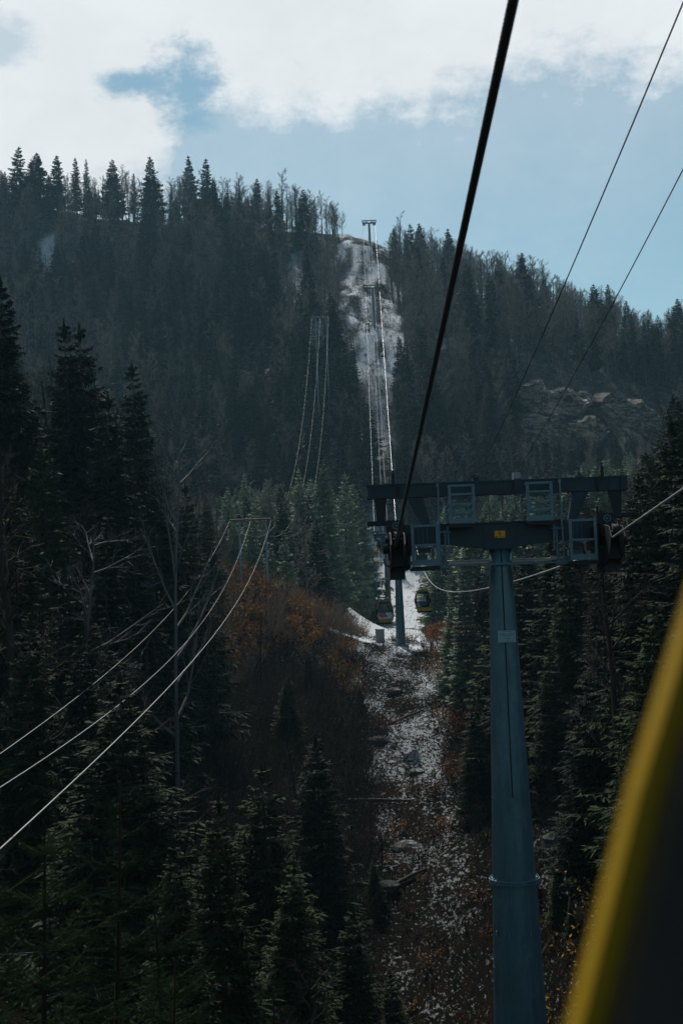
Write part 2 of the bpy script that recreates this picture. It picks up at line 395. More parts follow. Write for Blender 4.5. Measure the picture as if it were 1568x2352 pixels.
def blob(px, py, rx, ry, a):   # a patch of open ground somewhere on the hillside, given as it lies in the photograph
    c = None
    q = ((U_ - px) / rx) ** 2 + ((V_ - py) / ry) ** 2
    return a * np.clip(1.6 - q + fbm(X / 5, Y / 5, 3, 31) * 1.6, 0, 1)
for b in [(745, 790, 45, 70, .52), (680, 640, 22, 60, .55), (110, 590, 20, 60, .7), (1040, 790, 60, 20, .6), (1300, 1980, 70, 110, .42), (180, 1500, 60, 40, .5), (500, 870, 60, 30, .5), (1150, 1270, 60, 70, .45)]:
    snow = np.maximum(snow, blob(*b))
me = fast_mesh('ground', TV, TF, [], smooth=True)
at = me.attributes.new('snow', 'FLOAT', 'POINT'); at.data.foreach_set('value', snow.astype(np.float32))
m = bpy.data.materials.new('ground_litter_and_snow'); m.use_nodes = True; n = N(m.node_tree); b = n.n['Principled BSDF']
b.inputs['Roughness'].default_value = 1; b.inputs['Specular IOR Level'].default_value = 0
g = n.add('ShaderNodeNewGeometry'); pos = g.outputs['Position']; a = n.add('ShaderNodeAttribute', attribute_name='snow')
mp = n.add('ShaderNodeMapping'); mp.inputs['Scale'].default_value = (1, .45, 1.6); n.link(pos, mp.inputs[0])
fine = n.noise(mp.outputs[0], 3.6, 8, .76); big = n.noise(mp.outputs[0], .30, 4, .6); mid = n.noise(mp.outputs[0], .85, 6, .65)
vo = n.add('ShaderNodeTexVoronoi'); vo.inputs['Scale'].default_value = 1.7; n.link(mp.outputs[0], vo.inputs['Vector'])
litter = n.mix(n.smooth(mid, .3, .7), (.006, .007, .005), (.018, .013, .009)); litter = n.mix(n.smooth(fine, .54, .70), litter, (.022, .016, .010))  # near-black tones: the foreground's shade is put into the litter colour
def dev(q, k): return n.math('MULTIPLY', n.math('SUBTRACT', q, .5), k)
thr = n.math('ADD', n.math('ADD', .5, dev(fine, 2.6)), n.math('ADD', dev(mid, .55), dev(big, .30)))
s = n.math('SUBTRACT', a.outputs['Fac'], thr)
sf = n.math('MULTIPLY', n.smooth(s, -.07, .07), n.math('ADD', .36, n.math('MULTIPLY', n.smooth(a.outputs['Fac'], .38, .80), .64)))
sep = n.add('ShaderNodeSeparateXYZ'); n.link(g.outputs['Normal'], sep.inputs[0])
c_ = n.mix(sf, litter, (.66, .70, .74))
rk = n.smooth(sep.outputs[2], .46, .30)
rc = n.mix(n.noise(mp.outputs[0], .5, 6, .7), (.05, .045, .04), (.12, .10, .08)); c_ = n.mix(rk, c_, rc)
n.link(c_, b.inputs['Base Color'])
bp = n.add('ShaderNodeBump'); bp.inputs['Strength'].default_value = .7; bp.inputs['Distance'].default_value = .35
n.link(n.math('ADD', fine, n.math('MULTIPLY', sf, .3)), bp.inputs['Height']); n.link(bp.outputs[0], b.inputs['Normal'])
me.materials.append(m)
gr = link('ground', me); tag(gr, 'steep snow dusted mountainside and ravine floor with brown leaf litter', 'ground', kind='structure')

# ------------------------------------------------------------------ ropes
def rope_pts(pts, step=None): return [Vector(p) for p in pts]
def arc(a, b, sag, n=24, first=True):
    a, b = Vector(a), Vector(b)
    return [a.lerp(b, t) - Vector((0, 0, 4 * sag * t * (1 - t))) for t in [k / n for k in range(0 if first else 1, n + 1)]]
L6a, L6b = P(906, 1262, 32), P(905, 1288, 34.4)
L7, L8, L9, L10 = P(869, 1254, 185), P(860, 1237, 310), P(839, 665, 482), P(833.5, 515, 567)
G2 = 4.84       # rope gauge
OWN = Vector((.579, -.26, 2.36))
def sagpath(a, b, k, n=30):
    """parabola from a to b, k = curvature of z against y"""
    a, b = Vector(a), Vector(b); o = []
    L = b.y - a.y
    for i in range(n + 1):
        t = i / n; p = a.lerp(b, t); p.z -= k * (t * L) * (L - t * L); o.append(p)
    return o
_c = [(L6b.y, L6b.z)] + [(D, P(px, py, D).z) for px, py, D in ((888, 1350, 58), (880, 1364, 105), (871, 1333, 146))] + [(L7.y, L7.z)]
_pf = np.polyfit([a / 100 for a, _ in _c], [b for _, b in _c], 4)
span67 = [Vector((L6b.x + (L7.x - L6b.x) * t, L6b.y + (L7.y - L6b.y) * t, float(np.polyval(_pf, (L6b.y + (L7.y - L6b.y) * t) / 100)))) for t in [k / 44 for k in range(45)]]
span78 = sagpath(L7, L8, .00030, 24); span89 = sagpath(L8, L9, .00022, 30); span910 = sagpath(L9, L10, .0002, 14)
near_l = [OWN, P(1178, 0, 7.0)] + [P(1178, 0, 7.0).lerp(L6a, t) for t in (.25, .5, .75, 1)]
tail = [L10 + Vector((0, 12, 1.5)), L10 + Vector((.3, 60, -12))]
leftrope = near_l + span67 + span78[1:] + span89[1:] + span910[1:] + tail
def rope_at(path, yv):
    for a, b in zip(path, path[1:]):
        if a.y <= yv <= b.y: return a.lerp(b, (yv - a.y) / (b.y - a.y))
off = Vector((G2, 0, 0))
R6 = P(1389, 1246, 32.2)
rr = [Vector((6.0 - .35, -20, 4.9)), Vector((5.95, 0, 3.75))] + [Vector((5.95, 0, 3.75)).lerp(R6, t) for t in (.33, .66, 1)]
rightrope = rr + [p + off for p in span67] + [p + off for p in span78[1:]] + [p + off for p in span89[1:]] + [p + off for p in span910[1:]] + [p + off for p in tail]
def thick(p):
    return .025 if p.y < 60 else .025 + min(.012, (p.y - 60) * .00004)
def twisted(path, rad, lay=.30, step=.022, n=18):
    path = [Vector(p) for p in path]; dense = []; s = 0
    for a, b in zip(path, path[1:]):
        L = (b - a).length; k = max(1, int(L / step))
        for i in range(k): dense.append((a.lerp(b, i / k), (b - a).normalized(), s + L * i / k))
        s += L
    mb = MB(); vs = []
    for p, t, s in dense:
        a = t.cross(Vector((0, 0, 1))).normalized(); bb = t.cross(a)
        for j in range(n):
            q = 2 * math.pi * j / n; rad_ = rad * (.90 + .13 * abs(math.cos(3 * q - 3 * 2 * math.pi * s / lay / 1.0)))
            vs.append(p + (a * math.cos(q) + bb * math.sin(q)) * rad_)
    k = len(dense)
    fs = [(i * n + j, i * n + (j + 1) % n, (i + 1) * n + (j + 1) % n, (i + 1) * n + j) for i in range(k - 1) for j in range(n)]
    mb.add(vs, fs); return mb
i6 = len(near_l)
mb = twisted(leftrope[:i6 + 1], .029)
far = [p for p in leftrope[i6:]]
mb.tube(far, [thick(p) for p in far], 8)
# the returning end behind our own cabin
mb.tube([OWN, OWN + Vector((-.15, -25, 1.6))], .026, 8)
o = mb.build('haul_rope', M['rope'], smooth=True)
tag(o, 'thick twisted steel haul rope crossing overhead and running through the left sheaves', 'cable', 'haul ropes of the gondola lift')
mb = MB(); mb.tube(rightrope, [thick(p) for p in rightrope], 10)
o = mb.build('haul_rope', M['rope_sunlit'], smooth=True)
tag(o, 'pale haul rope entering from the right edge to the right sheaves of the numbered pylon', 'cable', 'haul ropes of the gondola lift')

# ------------------------------------------------------------------ lift pylons
TOWERS = {}
def head_mesh(kind):
    """meshes of the pylon head, x across the line, y along it, origin on top of the mast"""
    q = {}
    m = MB(); m.prism([(-3.02, 1.24), (3.0, 1.24), (3.0, 1.50), (-3.02, 1.50)], -.13, .13)
    m.box((-0.01, 0, 1.517), (6.06, .32, .03)); m.box((-0.01, 0, 1.223), (6.06, .32, .03))
    for x in (-2.86, -2.6, 2.6, 2.86): m.box((x, -.175, 1.37), (.035, .03, .36))
    q['top_beam'] = (m, 'beam')
    m = MB(); m.prism([(-2.3, .53), (-2.3, .10), (-1.3, .10), (-.42, -.02), (.42, -.02), (1.3, .10), (2.3, .10), (2.3, .53)], -.2, .2)
    m.box((0, 0, .545), (4.66, .5, .03)); m.box((0, 0, -.045), (.76, .56, .05))
    for x in (-.36, .36): m.box((x, -.21, .25), (.03, .03, .5))
    q['yoke'] = (m, 'beam')
    for sx in (-1, 1):
        m = MB()
        m.prism([(sx * 2.06, 1.205), (sx * 1.74, 1.205), (sx * 1.60, .565), (sx * 1.76, .565)][::sx], -.12, .12)
        m.prism([(sx * 2.10, 1.205), (sx * 2.06, 1.205), (sx * 1.76, .565), (sx * 1.80, .565)][::sx], -.16, .16)
        q['strut%d' % sx] = (m, 'beam')
        m = MB(); m.prism([(sx * 2.86, 1.205), (sx * 2.58, 1.205), (sx * 2.64, .62), (sx * 2.82, .62)][::sx], -.13, .13)
        m.box((sx * 2.74, 0, .60), (.60, .4, .035)); m.box((sx * 2.74, -.1, .63), (.62, .06, .10))
        q['hanger%d' % sx] = (m, 'black')
        m = MB(); m.bar((sx * 1.40, -.36, 1.49), (sx * 1.42, -.36, -.42), .075, .03); m.box((sx * 1.41, -.26, 1.44), (.05, .22, .05)); m.box((sx * 1.42, -.24, -.42), (.3, .3, .1))
        q['tie_bar%d' % sx] = (m, 'galv_light')
    return q
def cage(x0, x1, z0, z1, y0, y1, toe, rails, dense=True):
    """railing cage around a maintenance platform"""
    m = MB(); t = .05
    for y in (y0, y1):
        for x in (x0, x1): m.box((x, y, (z0 + z1) / 2), (t + .012, .04, z1 - z0))
        for z in rails: m.box(((x0 + x1) / 2, y + (.025 if y < 0 else -.025), z), (x1 - x0 + .06, .02, t))
    for x in (x0, x1):
        for z in rails: m.bar((x, y0, z), (x, y1, z), t * .8, .02)
    if toe: m.box(((x0 + x1) / 2, y0 - .022, z0 + .07), (x1 - x0 - .04, .012, .12))
    for x in (x0, x1):
        for z in rails + [z0 + .03]: m.cyl((x, y0 - .05, z), (x, y0 + .0, z), .016, 6)
    return m
def grating(x0, x1, z, y0, y1):
    m = MB(); k = max(4, int((x1 - x0) / .045))
    for i in range(k + 1): m.box((x0 + (x1 - x0) * i / k, (y0 + y1) / 2, z), (.012, y1 - y0, .035))
    for j in range(9): m.box(((x0 + x1) / 2, y0 + (y1 - y0) * j / 8, z + .004), (x1 - x0, .02, .05))
    m.box(((x0 + x1) / 2, y0, z - .01), (x1 - x0 + .08, .03, .09))
    return m
def sheave_parts(sx):
    """sheave train at one end: wheels under rocker beams inside two long side plates"""
    X = sx * 2.42; parts = []
    m = MB()
    for s, hgt in ((-1, 1), (1, 1)):
        xx = X + s * .15
        prof = [(-1.75, .05), (-1.5, .30), (-.5, .42), (.5, .42), (1.5, .30), (1.75, .05), (1.5, -.25), (.6, -.62), (-.6, -.66), (-1.5, -.3)]
        vs = [(xx - .012, y, z) for y, z in prof] + [(xx + .012, y, z) for y, z in prof]; k = len(prof)
        m.add(vs, [tuple(range(k)), tuple(range(2 * k - 1, k - 1, -1))] + [(i, i + k, (i + 1) % k + k, (i + 1) % k) for i in range(k)])
    for y in (-1.2, -.4, .4, 1.2): m.box((X, y, .33), (.29, .10, .10)); m.box((X, y, -.30), (.29, .10, .22))
    m.box((X, -.62, -.52), (.34, .5, .36)); m.box((X + sx * .03, -.9, -.05), (.34, .35, .42)); m.box((X - sx * .02, -.6, .2), (.4, .8, .16))
    m.box((X - sx * .30, -.2, .1), (.10, 1.2, .5)); m.box((X - sx * .22, -.25, -.28), (.12, 1.0, .4))
    m.cyl((X + sx * .14, -1.0, -.02), (X + sx * .32, -1.0, -.02), .10, 12); m.cyl((X + sx * .14, -1.0, .18), (X + sx * .26, -1.0, .18), .07, 10)
    m.bar((X + sx * .14, -1.45, -.45), (X + sx * .30, -1.5, -.38), .03); m.bar((X + sx * .30, -1.5, -.38), (X + sx * .32, -1.5, -.25), .03)
    parts.append(('rocker_frame', m, 'black'))
    m = MB(); m.box((X + sx * .0, -.15, .54), (.40, .5, .26)); m.cyl((X + .02, -.42, .54), (X + .02, -.395, .54), .09, 16)
    parts.append(('mounting_block', m, 'black'))
    m = MB(); m.tube([(X + .02 + .075 * math.cos(a), -.43, .54 + .075 * math.sin(a)) for a in [k * math.pi / 8 for k in range(17)]], .014, 6)
    m.cyl((X + .02, -.44, .54), (X + .02, -.40, .54), .028, 10)
    parts.append(('hub_ring', m, 'galv_light'))
    wheels = []
    for k in range(8):
        y = -1.4 + k * .4; m = MB(); z = .16
        m.cyl((X - .04, y, z), (X + .04, y, z), .185, 20); m.cyl((X - .06, y, z), (X - .04, y, z), .2, 20); m.cyl((X + .04, y, z), (X + .06, y, z), .2, 20)
        m.cyl((X - .1, y, z), (X + .1, y, z), .04, 8)
        wheels.append(m)
    return parts, wheels
HEADC = {}
def mesh_of(key, mb, mt, smooth=False):
    if key not in HEADC: HEADC[key] = mb.mesh(key.rstrip('0123456789-'), M[mt], smooth)
    return HEADC[key]
def pylon(top, height, label, r_top, r_bot, rz=0, near=False):
    t = thing('lift_pylon', label, 'pylon', top, rz, 'pylons carrying the gondola ropes')
    nm = lambda k: k.rstrip('0123456789-')
    for k, (mb, mt) in head_mesh('h').items():
        link(nm(k), mesh_of(k, mb, mt), t)
    for sx in (-1, 1):
        # lower cage beside the sheaves, upper cage beside the mast
        a, b = sorted((sx * 2.06, sx * 1.50))
        c = link('platform_cage', mesh_of('platform_cage%d' % sx, cage(a, b, -.42, .52, -.95, .9, True, [.49, .05, -.30]), 'galv_light'), t)
        link('grating', mesh_of('low_grating%d' % sx, grating(a, b, -.46, -.95, .9), 'black'), c)
        a, b = sorted((sx * 1.16, sx * .62))
        c = link('railing', mesh_of('railing%d' % sx, cage(a, b, .52, 1.42, -.62, .5, True, [1.40, 1.20, .98, .80]), 'galv_light'), t)
        link('grating', mesh_of('high_grating%d' % sx, grating(a, b, .49, -.62, .2), 'black'), c)
        parts, wheels = sheave_parts(sx)
        tr = link('sheave_train', mesh_of('sheave_train%d' % sx, parts[0][1], 'black'), t)
        for nme, mb, mt in parts[1:]: link(nme, mesh_of(nme + '%d' % sx, mb, mt), tr)
        if near:
            for k, mb in enumerate(wheels): link('sheave', mesh_of('sheave%d' % (k + 10 * (sx + 1)), mb, 'rubber', True), tr)
            # machinery and plates inside the cage
            m = MB(); X = sx * 1.78
            m.box((X, .1, .22), (.36, .1, .16)); m.cyl((X - .08, .0, .14), (X - .08, .12, .14), .08, 14); m.box((X, .3, .35), (.42, .12, .2))
            for q in (-.1, 0, .1): m.cyl((X + q, -.2, .05), (X + q, -.2, .46), .008, 6)
            m.box((X + .05, .4, -.02), (.3, .3, .1)); m.box((X - .02, .35, -.2), (.26, .2, .16))
            m.build('axle_bracket', M['galv'], t)
            m = MB(); m.bar((sx * 1.22, -.4, .5), (sx * 1.20, -.4, -.14), .035, .035)
            m.box((sx * 1.3, -.38, .36), (.3, .03, .03)); m.box((sx * 1.28, -.34, -.05), (.04, .04, .9))
            m.build('ladder_rail', M['galv'], t)
            m = MB(); m.tube([(sx * 1.7, -.2, 1.0), (sx * 1.56, -.24, 1.0), (sx * 1.52, -.25, .94), (sx * 1.53, -.25, .72), (sx * 1.6, -.24, .68)], .012, 6)
            m.build('grab_handle', M['galv_light'], t)
            m = MB(); m.box((sx * 2.42, -.16, 1.62), (.07, .06, .30)); m.cyl((sx * 2.42, -.16, 1.77), (sx * 2.42, -.16, 1.84), .018, 8); m.box((sx * 2.30, -.16, 1.37), (.06, .1, .3))
            m.build('lifting_post', M['black'], t)
        cz = MB(); cz.box((sx * .5, 0, 1.58), (.11, .2, .1)); cz.tube([(sx * .5 - .06, -.1, 1.6), (sx * .5 - .07, -.1, 1.66), (sx * .5, -.1, 1.69), (sx * .5 + .07, -.1, 1.66), (sx * .5 + .06, -.1, 1.6)], .016, 6)
        if not (near and sx > 0): link('cable_clamp', mesh_of('cable_clamp%d' % sx, cz, 'black'), t)
    # mast
    m = MB(); k = 48; rings = []; zs = [-.07]; hs = height
    seams = [-5.75, -9.55] if near else []
    fl = -7.62 if near else -hs * .62
    while zs[-1] > -hs: zs.append(max(-hs, zs[-1] - .5))
    prof = []
    for z in zs: prof.append((r_top + (r_bot - r_top) * (-z / hs), z))
    vs = []; fs = []
    for i, (r, z) in enumerate(prof):
        for j in range(k): vs.append((r * math.cos(2 * math.pi * j / k), r * math.sin(2 * math.pi * j / k), z))
    for i in range(len(prof) - 1):
        for j in range(k): fs.append((i * k + j, (i + 1) * k + j, (i + 1) * k + (j + 1) % k, i * k + (j + 1) % k))
    m.add(vs, fs + [tuple(range(k))])
    mast = m.build('mast', M['pole'], t, smooth=True)
    rad = lambda z: r_top + (r_bot - r_top) * (-z / hs)
    m = MB(); r = rad(fl)
    for dz in (-.045, .01): m.cyl((0, 0, fl + dz), (0, 0, fl + dz + .035), r + .08, 40)
    for j in range(28):
        a = 2 * math.pi * j / 28; m.cyl(((r + .05) * math.cos(a), (r + .05) * math.sin(a), fl - .08), ((r + .05) * math.cos(a), (r + .05) * math.sin(a), fl + .085), .016, 6)
    m.build('flange_ring', M['galv'], mast)
    if near:
        for zz in seams:
            m = MB(); m.cyl((0, 0, zz - .012), (0, 0, zz + .012), rad(zz) + .006, 48); m.build('weld_seam', M['pole'], mast, smooth=False)
        for ang in (-150, -112, -62, -25):
            a = R(ang); r = rad(-8.75); m = MB(); m.box(((r + .02) * math.cos(a), (r + .02) * math.sin(a), -8.75), (.035, .05, .11)); m.build('lug', M['galv'], mast)
        a = R(-91); m = MB(); m.tube([((rad(z) + .008) * math.cos(a), (rad(z) + .008) * math.sin(a), z) for z in (-.05, -2, -4, -5.72)], .016, 6)
        m.build('cable_conduit', M['black'], mast)
    m = MB(); b = r_bot + .35; m.prism([(-b, -hs + .02), (b, -hs + .02), (b, -hs - 3.2), (-b, -hs - 3.2)][::-1], -b, b)
    m.build('footing', M['conc'], mast)
    return t
def text(parent, s, size, loc, m, rot=(R(90), 0, 0), ex=.002, name='lettering', sx=1):
    cu = bpy.data.curves.new(name, 'FONT'); cu.body = s; cu.size = size; cu.extrude = ex; cu.align_x = 'CENTER'; cu.align_y = 'CENTER'; cu.materials.append(m)
    tmp = bpy.data.objects.new(name, cu); COL.objects.link(tmp); bpy.context.view_layer.update()
    me = bpy.data.meshes.new_from_object(tmp.evaluated_get(bpy.context.evaluated_depsgraph_get())); bpy.data.objects.remove(tmp)
    o = bpy.data.objects.new(name, me); COL.objects.link(o); o.parent = parent; o.location = loc; o.rotation_euler = rot; o.scale = (sx, 1, 1); return o

T6 = P(1147, 1255, 33)
t6 = pylon(T6, 18.5, 'large blue grey pylon with orange number plate 6 in the foreground', .25, .85, 0, near=True)
# the number plate and the notice
pl = MB().box((-.01, -.225, .27), (.245, .012, .165)).build('number_plate', M['plate'], t6)
text(pl, '6', .145, (-.01, -.233, .295), M['ink'], name='numeral')
text(pl, 'GARAVENTA', .028, (.03, -.233, .212), M['ink'], sx=1.0)
MB().box((-.095, -.233, .212), (.045, .004, .026)).build('logo_block', M['ink'], pl)
sg = MB().box((.02, -.46, -2.08), (.40, .012, .275)).build('notice_board', M['signw'], t6)
text(sg, 'CHINGEU e URMOMOSCA', .034, (.02, -.468, -2.025), M['redink'], sx=.93)
text(sg, 'ACESTUI STAL', .034, (.02, -.468, -2.068), M['redink'])
text(sg, 'sa utm toate statiile', .024, (.02, -.468, -1.965), M['ink'])
text(sg, 'LA CABLUL', .03, (.02, -.468, -2.125), M['ink'])
text(sg, 'Atentie sunt cabluri in zona de lucru', .02, (.02, -.468, -2.198), M['ink'])
m = MB(); m.bar((-1.2, -.33, -.41), (1.55, -.33, -.42), .045, .045); m.build('cross_pipe', M['galv'], t6)
m = MB(); m.cyl((-1.25, -.05, -.30), (1.15, -.05, -.32), .014, 8); m.box((1.22, -.05, -.31), (.14, .1, .09)); m.box((0, .02, -.34), (2.4, .03, .06)); m.build('safety_rod', M['wire'], t6)
m = MB()
for x in (-.22, .09): m.cyl((x, -.1, .56), (x - .01, -.1, 1.21), .012, 6)
m.cyl((-.23, -.1, .575), (.10, -.1, .575), .014, 6); m.build('access_ladder', M['rustbar'], t6)
m = MB(); m.box((.45, -.02, 1.62), (.16, .24, .17)); m.cyl((.45, -.15, 1.62), (.45, -.139, 1.62), .028, 12); m.build('cable_saddle', M['grey_panel'], t6)
m = MB(); m.box((.45, -.19, 1.37), (.15, .03, .36)); m.build('saddle_bracket', M['beam'], t6)

def far_pylon(Lr, basepx, label, rt, rb):
    top = Vector((Lr.x + G2 / 2, Lr.y, Lr.z + .05)); g = P(*basepx)
    return pylon(top, top.z - g.z, label, rt, rb)
far_pylon(L7, (920, 1480, 185), 'grey pylon on the snowy ledge just beyond the two nearest cabins', .34, .64)
far_pylon(L8, (895, 1430, 310), 'second grey pylon standing on the bright snow meadow behind the ledge', .33, .80)
far_pylon(L9, (861, 753, 482), 'grey pylon on the snow clearing below the hill track', .46, .78)
far_pylon(L10, (853, 570, 567), 'topmost pylon silhouetted on the saddle of the ridge', .42, .60)
m = MB(); p = P(873, 1478, 187); m.box((0, 0, .55), (1.15, 1.0, 2.5)); m.box((0, 0, 1.84), (1.25, 1.1, .08))
tag(m.build('concrete_block', M['conc'], loc=p), 'grey concrete block beside the pylon foot on the snowy ledge', 'block')

# communication cables over the pylon tops
C7, C8, C9, C10 = [Vector((L.x + G2 / 2, L.y, L.z + 1.7)) for L in (L7, L8, L9, L10)]
for dx, py_, D0, lab in ((-.5, (1568, 5), 12.5, 'thin dark cable from the top right corner to the small clamp on the numbered pylon'),
                         (.5, (1568, 388), 17.0, 'thin dark cable from the right edge to the pale block on the numbered pylon')):
    s6 = Vector((T6.x + dx * .9, T6.y, T6.z + 1.70 if dx > 0 else T6.z + 1.64)); e = P(*py_, D0)
    path = [e + (e - s6) * .8 + Vector((0, 0, 1.2))] + arc(e, s6, .12, 10)
    s7 = C7 + Vector((dx, 0, 0))
    path += sagpath(s6, s7, .00062, 40)[1:] + sagpath(s7, C8 + Vector((dx, 0, 0)), .0003, 20)[1:]
    path += sagpath(C8 + Vector((dx, 0, 0)), C9 + Vector((dx, 0, 0)), .0002, 24)[1:] + sagpath(C9 + Vector((dx, 0, 0)), C10 + Vector((dx, 0, 0)), .0002, 10)[1:]
    m = MB(); m.tube(path, [.009 if q.y < 60 else .009 + min(.022, (q.y - 60) * .00008) for q in path], 6)
    tag(m.build('signal_cable', M['thin'], smooth=True), lab, 'cable', 'thin cables over the pylon tops')

# ------------------------------------------------------------------ gondola cabins
PROF = [(.54, 2.24), (.645, 2.08), (.725, 1.86), (.805, 1.60), (.845, 1.38), (.86, 1.11), (.835, .81), (.79, .58), (.74, .39), (.57, 0)]
def outline(shrink=0, z0=None, z1=None):
    R_ = [(x - shrink, min(2.24 - shrink, max(shrink, z))) for x, z in PROF]
    return R_ + [(-x, z) for x, z in R_[::-1]]
def halfw(z):
    zs = [p[1] for p in PROF][::-1]; xs = [p[0] for p in PROF][::-1]; return float(np.interp(z, zs, xs))
CM = {}
def cabin_meshes():
    def ringpts(y, sc): return [(x * sc, y, 1.12 + (z - 1.12) * sc) for x, z in outline()]
    # side skin, open at the ends
    def skin(z_lo, z_hi, y0, y1, d, name, mt):
        zs = [z for _, z in PROF if z_lo < z < z_hi]; zs = sorted([z_lo, z_hi] + zs)
        for s in (-1, 1):
            m = MB(); vs = []
            for z in zs:
                w_ = halfw(z)
                for yy in (y0, y1): vs += [(s * (w_ + d), yy, z), (s * (w_ + d - .03), yy, z)]
            k = len(zs); fs = []
            for i in range(k - 1):
                a = i * 4; b = a + 4; fs += [(a, a + 2, b + 2, b), (a + 1, b + 1, b + 3, a + 3), (a, b, b + 1, a + 1), (a + 2, a + 3, b + 3, b + 2)]
            fs += [(0, 1, 3, 2), ((k - 1) * 4, (k - 1) * 4 + 2, (k - 1) * 4 + 3, (k - 1) * 4 + 1)]
            m.add(vs, fs); CM[name + str(s)] = m.mesh(name, mt)
    skin(.36, 2.16, -.93, .93, -.01, 'side_window', M['dglass'])
    skin(.0, .36, -.93, .93, 0, 'side_panel', M['black'])
    m = MB(); m.box((0, 0, 2.235), (1.06, 1.8, .05)); m.box((0, 0, 2.28), (.9, 1.2, .06)); m.box((0, 0, .03), (1.12, 1.8, .06)); CM['shell'] = m.mesh('shell', M['black'])
    for y0, y1 in ((-.96, -.935), (.935, .96)):
        m = MB(); m.ring(outline(), outline(.10), y0, y1)
        a, b = halfw(.04) - .05, halfw(.34) - .05
        yy = y0 + .01 if y0 < 0 else y1 - .03
        m.prism([(-a, .06), (a, .06), (b, .36), (-b, .36)], yy, yy + .02)
        CM['yellow_frame' + ('1' if y0 < 0 else '2')] = m.mesh('yellow_frame', M['yellow'])
    m = MB()
    for s in (-1, 1):
        for y0 in (-.985, .85):
            m.prism([(s * (halfw(z) + .015), z) for z in (1.36, 1.24, 1.11, .96, .83)] + [(s * (halfw(z) - .15), z) for z in (.83, .9, 1.11, 1.28, 1.36)], y0, y0 + .135)
    CM['corner_guard'] = m.mesh('corner_guard', M['rubber'])
    # panes with a mid rail
    m = MB(); P_ = [(halfw(z) - .095, z) for z in (2.13, 1.86, 1.6, 1.38, 1.11, 1.0)]
    m.prism(P_ + [(-x, z) for x, z in P_[::-1]], -.925, -.915); CM['windscreen'] = m.mesh('windscreen', M['glass'])
    m = MB(); m.prism(P_ + [(-x, z) for x, z in P_[::-1]], .915, .925); CM['rear_window'] = m.mesh('rear_window', M['glass'])
    m = MB(); m.box((0, -.88, 1.70), (1.30, .03, .05)); m.box((0, .88, 1.70), (1.30, .03, .05)); m.box((0, -.90, 1.98), (1.2, .02, .28)); m.box((.45, -.87, 1.3), (.28, .02, .7)); CM['window_rail'] = m.mesh('window_rail', M['black'])
    P2 = [(halfw(z) - .098, z) for z in (.99, .81, .58, .36)]
    for nm, mt in (('front_panel_white', M['white']), ('front_panel_blue', M['dglass'])):
        m = MB(); m.prism(P2 + [(-x, z) for x, z in P2[::-1]], -.945, -.93); CM[nm] = m.mesh('front_panel', mt)
    m = MB(); m.prism(P2 + [(-x, z) for x, z in P2[::-1]], .93, .945); CM['rear_panel'] = m.mesh('rear_panel', M['black'])
    m = MB(); m.prism([(-.62, .985), (.05, .985), (.06, .72), (0, .6), (-.16, .51), (-.32, .49), (-.48, .53), (-.6, .64), (-.64, .74)], -.952, -.946)
    m.cyl((.10, -.956, .63), (.10, -.946, .63), .13, 20); CM['advert_bubble'] = m.mesh('advert_bubble', M['red'])
    m = MB(); m.prism([(-.42, .98), (.34, .98), (.34, .8), (.22, .62), (.05, .52), (-.1, .48), (-.28, .55), (-.42, .75)][::-1], -.952, -.946); CM['blue_disc'] = m.mesh('blue_disc', M['blue'])
    m = MB(); m.prism([(-.72, .97), (-.46, .97), (-.42, .7), (-.26, .5), (-.22, .42), (-.6, .42)][::-1], -.953, -.947); CM['grey_patch'] = m.mesh('grey_patch', M['grey_panel'])
    m = MB()
    for s in (-1, 1):
        m.box((0, s * .62, .45), (1.3, .42, .08)); m.box((0, s * .84, .8), (1.2, .06, .5))
    CM['bench'] = m.mesh('bench', M['seat'])
    m = MB(); m.box((0, 0, -.07), (1.3, 1.7, .12)); m.box((0, -.8, -.13), (1.15, .2, .12)); m.tube([(-.88, -.6, -.09), (-.5, -.6, -.1), (-.3, -.6, -.14)], [.10, .10, .08], 10)
    m.tube([(-.88, .6, -.09), (-.5, .6, -.1)], .10, 10); CM['bumper'] = m.mesh('bumper', M['rubber'])
    m = MB(); m.box((-.84, 0, .55), (.07, .6, .5), Matrix.Rotation(-.2, 3, 'Y')); CM['ski_rack'] = m.mesh('ski_rack', M['black'])
    m = MB()
    arm = [(-.32, 0, 4.22), (-.62, 0, 4.16), (-.68, 0, 4.0), (-.78, 0, 3.6), (-.84, 0, 3.25), (-.80, 0, 2.98), (-.70, 0, 2.78), (-.52, 0, 2.62), (-.3, 0, 2.56), (.0, 0, 2.53), (.46, 0, 2.50)]
    m.tube(arm, [.045, .05, .055, .065, .07, .07, .075, .075, .07, .06, .05], 8)
    m.box((.0, 0, 2.57), (.56, .1, .06))
    for x in (-.3, .16, .44):
        for y in (-.3, .3): m.bar((x, y * .3, 2.5), (x, y, 2.28), .035)
    m.box((-.46, 0, 2.36), (.09, .5, .12)); CM['hanger_arm'] = m.mesh('hanger_arm', M['galv'])
    m = MB(); m.box((-.28, 0, 4.27), (.14, .45, .12)); m.cyl((-.75, 0, 4.2), (-.2, 0, 4.24), .035, 8); m.bar((-.42, 0, 4.25), (-.62, 0, 4.42), .03); m.cyl((-.78, -.03, 4.2), (-.78, .03, 4.2), .07, 12)
    m.cyl((-.62, 0, 4.40), (-.62, 0, 4.47), .05, 10); CM['grip'] = m.mesh('grip', M['galv_light'])
    m = MB(); m.box((.52, -.957, .80), (.03, .003, .09)); m.box((.42, -.957, .76), (.13, .003, .015)); m.box((.05, -.957, .425), (.85, .003, .015)); CM['fine_print'] = m.mesh('fine_print', M['ink'])
cabin_meshes()
GRIP = Vector((-.28, 0, 4.27))
